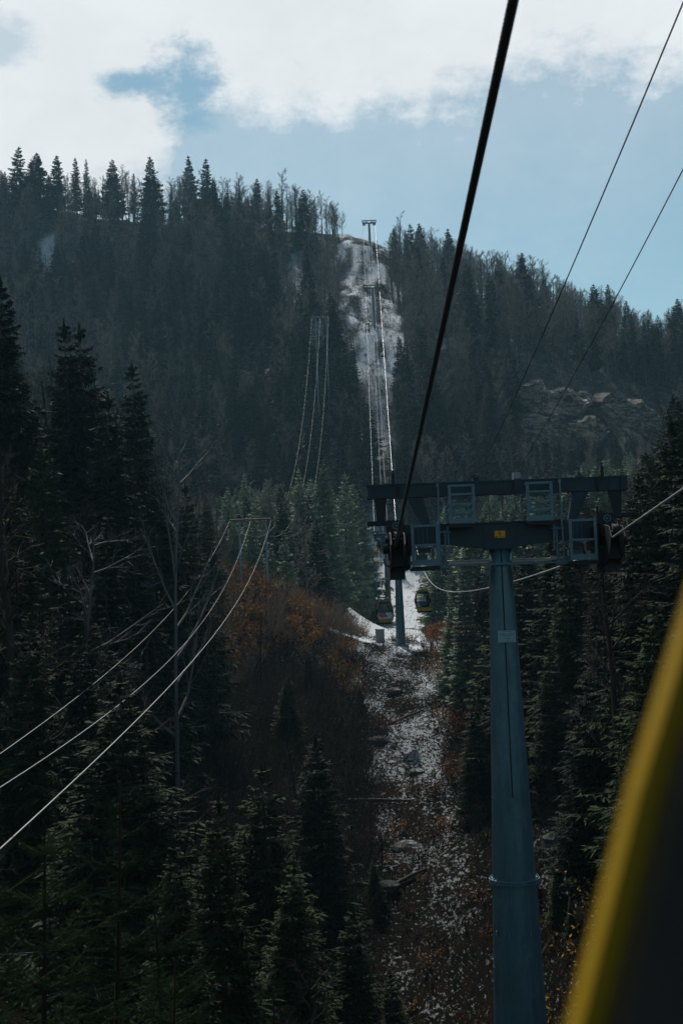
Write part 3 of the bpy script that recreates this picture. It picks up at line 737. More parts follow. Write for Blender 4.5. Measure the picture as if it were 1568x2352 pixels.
def cabin(rope_pt, label, front='advert', mirror=False, rz=0, origin=None):
    s = -1 if mirror else 1
    g = Vector((GRIP.x * s, GRIP.y, GRIP.z))
    loc = origin if origin is not None else Vector(rope_pt) - g - Vector((0, 0, .04))
    t = thing('gondola_cabin', label, 'gondola cabin', loc, rz, 'yellow gondola cabins on the haul ropes')
    sh = link('shell', CM['shell'], t); [link(k, CM[k + q], t) for k in ('side_panel', 'side_window') for q in ('-1', '1')]
    [link('yellow_frame', CM['yellow_frame' + q], t) for q in '12']; link('corner_guard', CM['corner_guard'], t)
    link('windscreen', CM['windscreen'], t); link('rear_window', CM['rear_window'], t); link('window_rail', CM['window_rail'], t); link('bench', CM['bench'], t)
    link('rear_panel', CM['rear_panel'], t)
    if front == 'advert':
        fp = link('front_panel', CM['front_panel_white'], t); bub = link('advert_bubble', CM['advert_bubble'], fp); link('fine_print', CM['fine_print'], fp)
        for i, s_ in enumerate(('Bine filmat', 'minunat din', 'acest telefon.')): text(fp, s_, .115, (-.29, -.955, .89 - .115 * i), M['white'], sx=.88)
        text(fp, 'vezi', .08, (.10, -.961, .63), M['white'])
    elif front == 'blue':
        fp = link('front_panel', CM['front_panel_blue'], t); link('blue_disc', CM['blue_disc'], fp); link('grey_patch', CM['grey_patch'], fp)
        text(fp, '23', .10, (.50, -.956, 1.03), M['white'])
    elif front == 'white': link('front_panel', CM['front_panel_white'], t)
    else: link('front_panel', CM['front_panel_blue'], t)
    b = link('bumper', CM['bumper'], t); k = link('ski_rack', CM['ski_rack'], t)
    h = link('hanger_arm', CM['hanger_arm'], t); gq = link('grip', CM['grip'], h)
    if mirror:
        for o in (b, k, h): o.scale = (-1, 1, 1)
    return t
def rope_where(path, py, y0, y1):
    best = None
    for yy in np.arange(y0, y1, 1.0):
        q = rope_at(path, yy); e = abs(proj(*q)[1] - py)
        if best is None or e < best[0]: best = (e, q)
    return best[1]
cabin(rope_at(leftrope, 146), 'yellow cabin with a red and white advert hanging before the snow meadow', 'advert')
cabin(rope_at(rightrope, 157), 'yellow cabin with a dark blue disc panel right of the ledge pylon', 'blue', True)
cabin(rope_where(leftrope, 1244, 250, 308), 'small pale yellow cabin left of the numbered pylon behind the haul rope', 'white')
cabin(rope_where(leftrope, 730, 400, 480), 'tiny cabin beside the foot of the pylon on the snow clearing', 'white')
cabin(rope_where(rightrope, 785, 400, 480), 'tiny cabin with pale panel hanging below the snow clearing on the right rope', 'white', True)
cabin(rope_where(rightrope, 551, 500, 566), 'tiny brownish cabin at the skyline just right of the topmost pylon', 'dark', True, R(25))
own = cabin(None, 'out of focus cabin edge close to the lens at the lower right', 'dark', origin=Vector((.859, -.26, -1.95)))

# ------------------------------------------------------------------ power line
def hframe(c, wid, hgt, sep, label, off=0):
    t = thing('power_pole_frame', label, 'power pole', c, 0, 'H shaped power pole frames')
    m = MB(); m.cyl((-wid / 2, 0, 0), (wid / 2, 0, 0), .11, 10); m.build('crossbar', M['rustbar'], t)
    for s in (-1, 1):
        m = MB(); x = s * sep / 2 + off; m.tube([(x, .06, -.05), (x, .06, -hgt)], [.12, .17], 12); m.build('post', M['post'], t)
    for x in (-wid / 2, 0, wid / 2):
        m = MB(); m.cyl((x, -.1, .02), (x, -.28, -.04), .07, 8); m.build('insulator', M['wood'], t)
    return t
hA, hB = P(529, 1195, 180), P(621, 1191, 180); hc = (hA + hB) / 2
hf = hframe(hc, (hB - hA).length, 11.5, 3.35, 'power pole frame on the brown shrub slope', .25)
hC, hD = P(716, 729, 425), P(754, 727, 425); hc2 = (hC + hD) / 2
zg = h1(hc2.x, 425); hframe(hc2, (hD - hC).length, max(8, hc2.z - zg + 1), 3.2, 'small distant power pole frame on the hillside left of the snow clearing', .2)
for i, (fits, lab) in enumerate((([(528, 1196, 180), (415, 1377, 109), (261, 1533, 71.5), (0, 1730, 45)], 'leftmost of three pale sagging wires fixed to the pole frame'),
                                 ([(575, 1196, 180), (397, 1480, 82), (205, 1664, 46.5), (30, 1795, 34.5)], 'middle one of three pale sagging wires fixed to the pole frame'),
                                 ([(622, 1195, 180), (497, 1443, 70.8), (315, 1665, 37.8), (20, 1915, 21.5)], 'rightmost of three pale sagging wires fixed to the pole frame'))):
    pp = [P(*q) for q in fits]; ys = np.array([q.y for q in pp])
    cz = np.polyfit(ys, [q.z for q in pp], 2); x0, x1 = pp[0].x, pp[-1].x
    path = []
    for yy in np.linspace(-15, 180, 70):
        path.append(Vector((x1 + (x0 - x1) * (yy - pp[-1].y) / (180 - pp[-1].y), yy, float(np.polyval(cz, yy)))))
    path[-1] = pp[0]
    e2 = hC.lerp(hD, i / 2)
    path += sagpath(pp[0], e2, 23 * 4 / (245 ** 2), 50)[1:]
    m = MB(); m.tube(path, [.012 + min(.001, max(0, q.y - 30) * .00005) for q in path], 6)
    tag(m.build('power_line', M['wire'], smooth=True), lab, 'power line', 'three wires of the power line')

# fence along the hill track
m = MB(); prev = None
t = thing('track_fence', 'low rail fence along the track crossing the snow clearing', 'fence', (0, 0, 0))
pf = []
for xx in np.arange(-14, 26, 2.5):
    yy = 502; z = h1(xx, yy); pf.append(Vector((xx, yy, z)))
m = MB()
for p in pf: m.cyl(p - Vector((0, 0, .5)), p + Vector((0, 0, 1.3)), .09, 6)
m.build('posts', M['wood'], t); 
for hh in (.55, 1.1):
    m = MB(); m.tube([p + Vector((0, 0, hh)) for p in pf], .08, 6); m.build('rail', M['wood'], t)
mt = MB()

# ------------------------------------------------------------------ cliffs
def cliff_mat():
    m = bpy.data.materials.new('layered_rock'); m.use_nodes = True; n = N(m.node_tree); b = n.n['Principled BSDF']; b.inputs['Roughness'].default_value = .9
    g = n.add('ShaderNodeNewGeometry'); mp = n.add('ShaderNodeMapping'); mp.inputs['Scale'].default_value = (.30, .30, .95); n.link(g.outputs['Position'], mp.inputs[0])
    a = n.noise(mp.outputs[0], 1.3, 9, .8); bb = n.noise(g.outputs['Position'], .09, 4, .6)
    c = n.mix(n.smooth(a, .42, .60), (.03, .028, .027), (.48, .37, .27)); c = n.mix(n.smooth(bb, .5, .62), c, (.60, .43, .29))
    mp2 = n.add('ShaderNodeMapping'); mp2.inputs['Scale'].default_value = (1, 1, .15); n.link(g.outputs['Position'], mp2.inputs[0])
    c = n.mix(n.smooth(n.noise(mp2.outputs[0], .6, 5, .7), .58, .7), c, (.05, .05, .05))
    sp = n.add('ShaderNodeSeparateXYZ'); n.link(g.outputs['Normal'], sp.inputs[0]); c = n.mix(n.smooth(sp.outputs[2], .45, .7), c, (.06, .055, .045)); c = n.mix(n.math('MULTIPLY', n.smooth(sp.outputs[2], .80, .95), n.smooth(a, .4, .6)), c, (.58, .62, .66))  # ledge tops toned down in colour against the sun; flattest carry snow
    n.link(c, b.inputs['Base Color']); bp = n.add('ShaderNodeBump'); bp.inputs['Strength'].default_value = .8; bp.inputs['Distance'].default_value = 1; n.link(a, bp.inputs['Height']); n.link(bp.outputs[0], b.inputs['Normal'])
    return m
M['rock'] = cliff_mat()
def cliff(tl, tr, hgt, label, seed, tilt=0):
    """rock band: from top left to top right (px, py, D), hgt metres tall, built as a thick stepped body let into the slope"""
    a, b = P(*tl), P(*tr); nu = int((b - a).length / .9); nv = int(hgt / .55)
    ax = (b - a); ax.z = 0; ax.normalize(); back = Vector((-ax.y, ax.x, 0))
    if back.y < 0: back = -back
    V = []; s_ = np.random.default_rng(seed)
    for j in range(nv + 1):
        v_ = j / nv; layer = math.floor(v_ * hgt / 1.9 + seed)
        step = (_hash(np.float64(layer), np.float64(seed), 5) - .5) * 1.6
        for i in range(nu + 1):
            t_ = i / nu; ll = t_ * (b - a).length
            p = a.lerp(b, t_); e = min(t_, 1 - t_) * 2; env = min(1, e * 2.4)
            vert = float(fbm(np.float64(ll / 6.0), np.float64(v_ * 1.5), 3, seed) * 5.0); hor = float(fbm(np.float64(ll / 3), np.float64(v_ * hgt / 1.2), 3, seed + 7) * 1.6)
            d = vert + step + hor + v_ * 0 - (1 - env) * -5.0
            d = round(d * .9) / .9 * .6 + d * .4
            top = round(float(fbm(np.float64(ll / 5), np.float64(0), 4, seed + 3)) * 5) * .8
            V.append(p + back * (d - (v_) * hgt * .14) + Vector((0, 0, top * (1 - v_) - v_ * hgt * (.45 + .55 * env))))
    k = nu + 1; F = [(j * k + i, j * k + i + 1, (j + 1) * k + i + 1, (j + 1) * k + i) for j in range(nv) for i in range(nu)]
    nb = len(V)
    for i in range(nu + 1): V.append(V[i] + back * 9 + Vector((0, 0, 1.5)))
    for i in range(nu + 1): V.append(V[nv * k + i] + back * 12 + Vector((0, 0, 0)))
    for i in range(nu): F += [(i + 1, i, nb + i, nb + i + 1), (nv * k + i, nv * k + i + 1, nb + k + i + 1, nb + k + i), (nb + i + 1, nb + i, nb + k + i, nb + k + i + 1)]
    mm = MB(); mm.add(V, F); o = mm.build('rock_outcrop', M['rock']); tag(o, label, 'cliff', 'rock bands in the hillside'); return o
cliff((1180, 885, 461), (1370, 895, 466), 9, 'upper dark rock ledge with snow on the right hillside', 3)
cliff((1200, 960, 452), (1400, 955, 457), 11, 'long layered tan rock band in the middle of the right hillside', 11)
cliff((1385, 905, 466), (1530, 950, 474), 20, 'tall tan rock face at the right end of the rock bands', 23)
cliff((560, 850, 458), (635, 846, 461), 6, 'dull brown rock band among the trees of the left hillside', 31)

# ------------------------------------------------------------------ plants
def tri_tube(V, F, a, b, ra, rb):
    d = b - a; L = np.linalg.norm(d)
    if L < 1e-6: return
    d = d / L; r = np.array([0, 0, 1.0]) if abs(d[2]) < .9 else np.array([1.0, 0, 0])
    u = np.cross(d, r); u /= np.linalg.norm(u); v = np.cross(d, u); k = len(V)
    for p, q in ((a, ra), (b, rb)):
        for t in (0, 2.094, 4.189): V.append(p + (u * math.cos(t) + v * math.sin(t)) * q)
    for j in range(3):
        j2 = (j + 1) % 3; F.append((k + j, k + j2, k + 3 + j2)); F.append((k + j, k + 3 + j2, k + 3 + j))
def spruce(seed, h, rad, whorls=34, nb=6, twig=10, ragged=.25, low=.06, needles=False, droop=.32, tw_w=.085):
    """a spruce: tapered trunk, whorls of drooping branches carrying two rows of needle sprays and hanging twigs"""
    g = np.random.default_rng(seed); TVv, TFf, CV, CF = [], [], [], []
    k = 8; lean = g.normal(0, .012, 2)
    def axis(z): return np.array([lean[0] * z + .12 * math.sin(z * .23 + seed), lean[1] * z + .12 * math.cos(z * .19 + seed), z])
    zs = np.linspace(0, h, k + 1)
    for i in range(k):
        tri_tube(TVv, TFf, axis(zs[i]), axis(zs[i + 1]), max(.012, h * .0125 * (1 - zs[i] / h) ** .8), max(.01, h * .0125 * (1 - zs[i + 1] / h) ** .8))
    for wi in range(whorls):
        tz = low + (1 - low) * ((wi + g.uniform(-.3, .3)) / whorls); tz = min(max(tz, low), .985); z = tz * h
        env = rad * (1 - tz) ** .78 * min(1, (tz - low + .04) / .12 + .25)
        n_b = nb if tz < .9 else 4; ph = g.uniform(0, 6.28)
        for bi in range(n_b):
            if g.random() < ragged * .35: continue
            an = ph + 6.283 * bi / n_b + g.uniform(-.35, .35); L = env * g.uniform(1 - ragged * 1.4, 1 + ragged * .55) + .12
            dr = np.array([math.cos(an), math.sin(an), 0]); sd = np.array([-dr[1], dr[0], 0]); base = axis(z)
            up0 = .15 + .65 * max(0, tz - .6)
            def pt(t): return base + dr * L * t + np.array([0, 0, L * (up0 * t - droop * (1.25 - .6 * tz) * t ** 1.2 + .18 * t ** 2.4)])
            tri_tube(TVv, TFf, pt(0), pt(.55), (.5 if needles else 1) * max(.008, L * .011), (.5 if needles else 1) * max(.006, L * .007))
            tri_tube(TVv, TFf, pt(.55), pt(1), max(.006, L * .007), .004)
            nt = max(3, int(twig * (.45 + .55 * L / rad)))
            for ti in range(nt):
                t = .12 + .86 * (ti + g.uniform(0, 1)) / nt; p = pt(t); q = pt(min(1, t + .1)); fw = (q - p); fw = fw / (np.linalg.norm(fw) + 1e-9)
                tl = (L * .42 * (1 - t) ** .6 + .16 + .07 * L) * g.uniform(.7, 1.2)
                for sgn in (-1, 1):
                    d = fw * g.uniform(.45, .9) + sd * sgn * g.uniform(.6, 1.05) + np.array([0, 0, g.uniform(-.55, -.02)]); d /= np.linalg.norm(d)
                    wv = np.cross(d, np.array([0, 0, 1.0])); wv /= (np.linalg.norm(wv) + 1e-9); wv = wv + np.array([0, 0, g.uniform(-.7, .7)])
                    if needles:
                        tl = min(tl * .6, .42); d[2] = g.uniform(-.25, .2); spray(CV, CF, p, d, tl, g)
                        if tl > .25: spray(CV, CF, p + d * tl * .45, (d + sd * sgn * .8) / np.linalg.norm(d + sd * sgn * .8), tl * .5, g)
                    else:
                        ww = tw_w * h / 20 * g.uniform(.8, 1.5) * (1 + tl); b = len(CV); e = p + d * tl + np.array([0, 0, -.10 * tl])
                        m_ = p + d * tl * .5
                        CV += [p, m_ + wv * ww, e, m_ - wv * ww + np.array([0, 0, -.3 * ww])]
                        CF += [(b, b + 1, b + 2), (b, b + 2, b + 3)]
                        if ti % 2 == 0:   # hanging twig
                            hl = tl * .55; b = len(CV); CV += [m_ - dr * ww * .7, m_ + dr * ww * .7, m_ + np.array([g.uniform(-.05, .05), g.uniform(-.05, .05), -hl])]; CF.append((b, b + 1, b + 2))
            if needles:
                for t in np.arange(.25, .95, .11): spray(CV, CF, pt(t), (pt(t + .05) - pt(t)) / np.linalg.norm(pt(t + .05) - pt(t)), L * .13, g)
            # tip
            p = pt(.9); e = pt(1.0) + (pt(1.0) - p) * .8
            if needles: spray(CV, CF, pt(.8), (e - p) / np.linalg.norm(e - p), L * .25 + .15, g)
            else:
                b = len(CV); ww = tw_w * h / 20 * 1.2; CV += [pt(.75), p + sd * ww, e, p - sd * ww]; CF += [(b, b + 1, b + 2), (b, b + 2, b + 3)]
    # leader
    b = len(CV); top = axis(h)
    for a in range(0 if needles else 5):
        an = a * 1.257; d = np.array([math.cos(an), math.sin(an), 0]); b = len(CV); s_ = h * .008
        CV += [top - np.array([0, 0, h * .05]), top - np.array([0, 0, h * .03]) + d * s_, top + np.array([0, 0, h * .012])]; CF.append((b, b + 1, b + 2))
    if needles:
        for q_ in (0, .12, .24, .36): spray(CV, CF, top - np.array([0, 0, .5 - q_]), np.array([0, 0, 1.0]), .16, g)
    return TVv, TFf, CV, CF
def spray(V, F, p, d, L, g):
    """a needle covered twig seen from close by"""
    n = max(4, int(L / .016)); r = np.array([0, 0, 1.0]); s = np.cross(d, r); s /= (np.linalg.norm(s) + 1e-9); u = np.cross(s, d)
    t = np.repeat((np.arange(n) + .5) / n, 3); k = len(t); q = p + d * (L * t)[:, None] + u * (.16 * L * t * t)[:, None]
    a = g.uniform(-.7, 3.84, k); o = np.cos(a)[:, None] * s + np.sin(a)[:, None] * u; nl = (.026 * g.uniform(.7, 1.25, k) * (1.1 - .5 * t))[:, None]
    e = q + (d * .9 + o) * nl; w_ = np.cross(o, d) * .0042
    b = len(V); V.extend(np.stack([q - w_, q + w_, e], 1).reshape(-1, 3)); F.extend(np.arange(b, b + 3 * k).reshape(-1, 3))
def bare(seed, h, spread, thick=.017, n1=20, n2=8, n3=8, start=.32, up=.9, tw=.022):
    g = np.random.default_rng(seed); TVv, TFf, CV, CF = [], [], [], []
    def grow(V, F, p, d, L, r, segs, wig, rise):
        pts = [p]; dd = d.copy()
        for i in range(segs):
            dd = dd + g.normal(0, wig, 3) + np.array([0, 0, rise]); dd /= np.linalg.norm(dd); q = pts[-1] + dd * L / segs
            tri_tube(V, F, pts[-1], q, r * (1 - .8 * i / segs), r * (1 - .8 * (i + 1) / segs)); pts.append(q)
        return pts
    trunk = grow(TVv, TFf, np.zeros(3), np.array([0, 0, 1.0]), h, h * thick, 12, .045, .06)
    trunk = np.array(trunk); trunk *= 1
    def on(pts, t):
        t *= len(pts) - 1; i = min(int(t), len(pts) - 2); return pts[i] + (pts[i + 1] - pts[i]) * (t - i), pts[i + 1] - pts[i]
    for i in range(n1):
        t = start + (1 - start) * (i + g.random()) / n1 * .98; p, _ = on(trunk, t); an = g.uniform(0, 6.283)
        L = spread * (1 - (t - start) / (1 - start) * .62) * g.uniform(.6, 1.15)
        d = np.array([math.cos(an), math.sin(an), up * g.uniform(.6, 1.4)]); d /= np.linalg.norm(d)
        b1 = grow(TVv, TFf, p, d, L, L * .017 + .02, 4, .13, .10)
        for j in range(n2):
            t2 = .2 + .8 * (j + g.random()) / n2; p2, dd = on(b1, min(t2, .99)); dd = dd / np.linalg.norm(dd)
            d2 = dd * .9 + g.normal(0, .55, 3) + np.array([0, 0, .25]); d2 /= np.linalg.norm(d2); L2 = L * .45 * (1.15 - t2 * .6) * g.uniform(.6, 1.2)
            b2 = grow(CV, CF, p2, d2, L2, .018 + L2 * .004, 2, .16, .08)
            for k in range(n3):
                t3 = .15 + .85 * (k + g.random()) / n3; p3, d3 = on(b2, min(t3, .99)); d3 = d3 / np.linalg.norm(d3) + g.normal(0, .55, 3) + np.array([0, 0, .2]); d3 /= np.linalg.norm(d3)
                L3 = L2 * .5 * g.uniform(.5, 1.2) + .15; wv = np.cross(d3, g.normal(0, 1, 3)); wv /= np.linalg.norm(wv) + 1e-9
                b = len(CV); CV += [p3 - wv * tw, p3 + wv * tw, p3 + d3 * L3]; CF.append((b, b + 1, b + 2))
                d4 = d3 + g.normal(0, .5, 3); b = len(CV); q = p3 + d3 * L3 * .45; CV += [q - wv * tw * .7, q + wv * tw * .7, q + d4 * L3 * .5]; CF.append((b, b + 1, b + 2))
    return TVv, TFf, CV, CF
def shrub(seed, h, stems=26, leaves=9, leafsz=.07, fan=.42):
    g = np.random.default_rng(seed); V1, F1, V2, F2 = [], [], [], []
    for i in range(stems):
        an = g.uniform(0, 6.283); p = np.array([math.cos(an), math.sin(an), 0]) * g.uniform(0, .3 * h) ; d = np.array([math.cos(an) * fan * g.uniform(.1, 1.4), math.sin(an) * fan * g.uniform(.1, 1.4), 1]); d /= np.linalg.norm(d)
        L = h * g.uniform(.55, 1.1); q = p + d * L * .5; e = q + (d + g.normal(0, .15, 3)) * L * .5
        tri_tube(V1, F1, p, q, .02, .014); tri_tube(V1, F1, q, e, .014, .004)
        for j in range(leaves):
            t = g.uniform(.3, 1); c = (p + (q - p) * t * 2 if t < .5 else q + (e - q) * (t - .5) * 2); dd = g.normal(0, .5, 3) + d * .7; dd /= np.linalg.norm(dd)
            Lb = g.uniform(.15, .5) * h * .3; wv = np.cross(dd, g.normal(0, 1, 3)); wv /= np.linalg.norm(wv) + 1e-9
            b = len(V1); V1 += [c - wv * .008, c + wv * .008, c + dd * Lb]; F1.append((b, b + 1, b + 2))
            for k in range(2):
                c2 = c + dd * Lb * g.uniform(.3, 1); o = g.normal(0, 1, 3); o /= np.linalg.norm(o); o2 = np.cross(o, g.normal(0, 1, 3)); o2 /= np.linalg.norm(o2) + 1e-9
                s = leafsz * g.uniform(.6, 1.3); b = len(V2); V2 += [c2 - o * s, c2 + o2 * s * .6, c2 + o * s, c2 - o2 * s * .6]; F2 += [(b, b + 1, b + 2), (b, b + 2, b + 3)]
    return V1, F1, V2, F2
def plant_meshes(name, parts, m1, m2, n1='trunk', n2='crown'):
    a, b, c, d = parts
    return (fast_mesh(n1, np.array(a), np.array(b), [m1]), fast_mesh(n2, np.array(c), np.array(d), [m2]), n1, n2)
PM = {}
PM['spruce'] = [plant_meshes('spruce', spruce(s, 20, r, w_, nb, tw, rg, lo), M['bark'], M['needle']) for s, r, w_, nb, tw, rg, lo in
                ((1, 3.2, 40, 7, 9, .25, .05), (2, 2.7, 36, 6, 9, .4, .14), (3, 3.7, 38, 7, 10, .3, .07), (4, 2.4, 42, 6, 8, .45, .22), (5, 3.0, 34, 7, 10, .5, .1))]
PM['young'] = [plant_meshes('young', spruce(s, 20, r, 44, 7, 10, rg, .03, droop=.22, tw_w=.075), M['bark'], M['needle_sunlit']) for s, r, rg in ((11, 4.2, .2), (12, 3.6, .35), (13, 4.8, .25))]
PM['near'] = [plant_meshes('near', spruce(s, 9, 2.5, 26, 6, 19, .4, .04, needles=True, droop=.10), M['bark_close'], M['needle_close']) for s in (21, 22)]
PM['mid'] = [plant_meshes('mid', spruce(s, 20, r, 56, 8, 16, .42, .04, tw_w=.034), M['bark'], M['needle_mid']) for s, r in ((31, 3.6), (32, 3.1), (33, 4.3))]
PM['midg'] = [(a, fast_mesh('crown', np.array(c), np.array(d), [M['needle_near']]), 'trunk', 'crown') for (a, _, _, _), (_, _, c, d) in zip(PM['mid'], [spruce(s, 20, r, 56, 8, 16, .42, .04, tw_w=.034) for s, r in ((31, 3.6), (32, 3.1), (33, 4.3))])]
PM['bare'] = [plant_meshes('bare', bare(s, 20, sp, n1=nn), M['bark'], M['twig']) for s, sp, nn in ((41, 5.5, 20), (42, 4.5, 18), (43, 6.2, 22), (44, 4.0, 16))]
PM['darkbare'] = [plant_meshes('darkbare', bare(s, 20, sp, n1=nn, tw=.014), M['dark_twig'], M['stem_dark']) for s, sp, nn in ((45, 5.5, 22), (46, 4.5, 24), (47, 6.0, 20))]
PM['pale'] = [plant_meshes('pale', bare(s, 14, 5.5, .014, 14, 6, 6, .25, .5, .015), M['bark_pale'], M['bark_pale']) for s in (51, 52)]
PM['shrub'] = [plant_meshes('shrub', shrub(s, 2.2, 26, 9, .075), M['stem'], M['leaf_brown'], 'stems', 'leaves') for s in (61, 62, 63)]
PM['rust'] = [plant_meshes('rust', shrub(s, 2.0, 22, 11, .08), M['stem'], M['leaf_rust'], 'stems', 'leaves') for s in (64, 65)]
PM['thicket'] = [plant_meshes('thicket', shrub(s, 3.4, 34, 10, .03, .5), M['twig'], M['leaf_brown'], 'stems', 'leaves') for s in (66, 67)]
PM['tangle'] = [plant_meshes('tangle', shrub(s, 3.6, 40, 11, .035, .6), M['dark_twig'], M['dark_leaf'], 'stems', 'leaves') for s in (71, 72)]
PM['gold'] = [plant_meshes('gold', shrub(s, 3.4, 30, 12, .06, .35), M['stem'], M['leaf_gold'], 'stems', 'leaves') for s in (68,)]
BASEH = dict(spruce=20, young=20, near=9, mid=20, midg=20, bare=20, darkbare=20, pale=14, shrub=2.2, rust=2, thicket=3.4, gold=3.4, tangle=3.6)
NAME = dict(spruce=('spruce_tree', 'spruce'), young=('young_spruce', 'spruce'), near=('spruce_tree', 'spruce'), mid=('spruce_tree', 'spruce'), midg=('spruce_tree', 'spruce'),
            bare=('bare_tree', 'bare tree'), darkbare=('bare_tree', 'bare tree'), pale=('pale_bare_tree', 'bare tree'), shrub=('brown_shrub', 'shrub'), rust=('red_shrub', 'shrub'), thicket=('bare_thicket', 'shrub'), gold=('golden_shrub', 'shrub'), tangle=('dark_thicket', 'shrub'))
SRC = {}
def plant(kind, x, y, h, label, group=None, var=None, zz=None, wide=1.0, rz=None, z=None):
    ms = PM[kind]; v_ = random.randrange(len(ms)) if var is None else var % len(ms); a, b, n1_, n2_ = ms[v_]
    if z is None: z = h1(x, y) - .15
    nm, cat = NAME[kind]
    t = thing(nm, label, cat, (x, y, z), random.uniform(0, 6.28) if rz is None else rz, group)
    s = h / BASEH[kind]; t.scale = (s * wide, s * wide, s); t.rotation_euler = (random.gauss(0, .02), random.gauss(0, .02), t.rotation_euler.z)
    o1 = link(n1_, a, t); o2 = link(n2_, b, t); SRC.setdefault((kind, v_), (o1, o2)); return t
def to(kind, px, py, D, label, group=None, var=None, wide=1.0, hmin=3):
    """a tree whose tip stands at px, py of the photograph, D metres away, rooted on the ground there"""
    tip = P(px, py, D); z = h1(tip.x, tip.y) - .3; return plant(kind, tip.x, tip.y, max(hmin, tip.z - z), label, group, var, wide=wide, z=z)

# ---- trees that can be told apart
def wire_ok(u, v, D, r):
    k = r / D * FPX
    for us, vs, ds in (((-200, 0, 97, 261, 415, 520), (1860, 1730, 1664, 1533, 1377, 1200), (36, 45, 50, 71.5, 109, 175)), ((-100, 20, 315, 497, 560, 618), (2000, 1915, 1665, 1443, 1330, 1200), (16, 21.5, 38, 71, 100, 175))):
        if u > us[-1] + 30: continue
        w_ = min(max(u, us[0]), us[-1])
        if D < np.interp(w_, us, ds) + 4 and v < np.interp(w_, us, vs) + 25: return False
    return True
G_SKY = 'spruces standing on the skyline'
SK = [(35, 335, 'ragged open spruce highest at the far left end of the skyline'), (75, 352, 'broad dark spruce second from the left on the skyline'), (130, 357, 'tall bushy spruce third from the left on the skyline'),
      (172, 362, 'small spruce tip left of the narrow one on the left skyline'), (196, 365, 'narrow slight spruce tip on the left skyline'), (256, 366, 'dark full spruce with a sharp tip on the left ridge'),
      (346, 360, 'open ragged spruce before white cloud on the ridge'), (435, 360, 'tall spruce left one of the pair under the cloud edge'), (469, 364, 'tall spruce right one of the pair under the cloud edge'),
      (405, 455, 'dark spruce standing below the skyline pair'), (590, 410, 'dark spruce rising among bare beeches on the left ridge'), (306, 398, 'thin dark spruce between bare crowns left of the cloud pair')]
for i, (px, py, lb) in enumerate(SK): to('spruce', px, py, 588 + (i % 3) * 6, lb, G_SKY, var=(4, 2, 1, 3, 3, 2, 4, 4, 1, 2, 1, 3)[i], wide=(1.5, 2.0, 1.9, 1.3, 1.0, 1.6, 1.7, 1.5, 1.5, 1.8, 1.5, 1.1)[i])
to('spruce', 640, 470, 560, 'leaning ragged yellowish spruce standing alone below the left ridge', G_SKY, 4, 1.2)
for px, py, lb in ((905, 525, 'dense spruce at the left end of the right ridge beside the gap'), (942, 515, 'dark rounded spruce near the gap on the right ridge'), (962, 512, 'slim spruce tip next to the rounded one by the gap'),
                   (1028, 527, 'open tiered spruce left of the thick rope on the right ridge'), (1190, 580, 'dark spruce among beeches midway along the right ridge'), (1244, 640, 'column shaped spruce below the beeches of the right ridge'),
                   (1365, 650, 'left one of two full spruces where the thin cable meets the ridge'), (1393, 653, 'right one of two full spruces where the thin cable meets the ridge'), (1440, 690, 'small open spruce near the low point of the right ridge'),
                   (1472, 765, 'narrow frosted spruce on the slope under the right ridge'), (1550, 685, 'flat topped spruce at the right end of the ridge')):
    to('spruce', px, py, 558 if px < 1240 else 545, lb, G_SKY, wide=1.6)
to('bare', 922, 490, 566, 'tall thin bare tree above the dark spruces beside the gap', 'bare trees on the skyline', 3)
to('bare', 648, 395, 585, 'tallest bare tree standing out on the left ridge', 'bare trees on the skyline', 1)
to('young', 866, 740, 470, 'small green spruce alone below the clearing pylon', None, 0) if False else None
G_Y = 'frosted young spruces in the valley'
for i, (px, py, D, lb) in enumerate(((527, 1118, 255, 'pale frosted spruce directly behind the left post of the pole frame'), (560, 1085, 285, 'frosted spruce second in the row behind the pole frame'), (604, 1100, 270, 'full frosted spruce above the right post of the pole frame'),
        (640, 1112, 285, 'frosted spruce between the wires behind the pole frame'), (680, 1075, 275, 'broad frosted spruce right of the pole frame wires'), (712, 1100, 285, 'slim frosted spruce left of the tallest one'),
        (742, 1062, 262, 'tallest and brightest frosted spruce right of the wires'), (790, 1085, 300, 'frosted spruce right of the brightest one'), (825, 1110, 310, 'frosted spruce nearest the gondola ropes'),
        (570, 1175, 235, 'low frosted spruce under the crossbar of the pole frame'), (655, 1215, 225, 'short frosted spruce at the right foot of the pole frame'))):
    to('young', px, py, D, lb, G_Y, i)
to('bare', 708, 1195, 215, 'slim bare larch in front of the brightest frosted spruce', 'bare trees on the shrub slope', 3)
G_L = 'dark spruces on the near left slope'
for i, (px, py, D, lb) in enumerate(((10, 615, 92, 'huge dark green spruce cut by the left edge'), (158, 735, 108, 'left one of the twin dark spruces on the left slope'), (195, 745, 112, 'right one of the twin dark spruces on the left slope'),
        (60, 860, 100, 'dark spruce between the edge giant and the twins'), (315, 830, 118, 'dark spruce right of the twins against the hazy hill'), (250, 905, 104, 'dark spruce in front of the gap right of the twins'),
        (120, 1010, 88, 'dark spruce low before the twins'), (370, 1040, 112, 'dark spruce at the right border of the left slope'), (425, 1110, 120, 'dark spruce left of the frosted ones'),
        (30, 1120, 72, 'dark spruce low on the left edge'), (220, 1180, 86, 'dark spruce above the white branched dead tree'), (320, 1180, 100, 'dark spruce left of the brown shrub slope'), (480, 1140, 165, 'dark spruce left of the pole frame'),
        (180, 1450, 62, 'green spruce below the white branched dead tree'), (430, 1360, 128, 'small green spruce amid the wires and brown shrubs'), (40, 1400, 60, 'dark spruce at the left edge under the slope'))):
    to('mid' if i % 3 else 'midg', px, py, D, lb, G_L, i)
to('pale', 165, 1230, 78, 'dead tree with white crooked branches on the dark left slope', None, 0, 1.1)
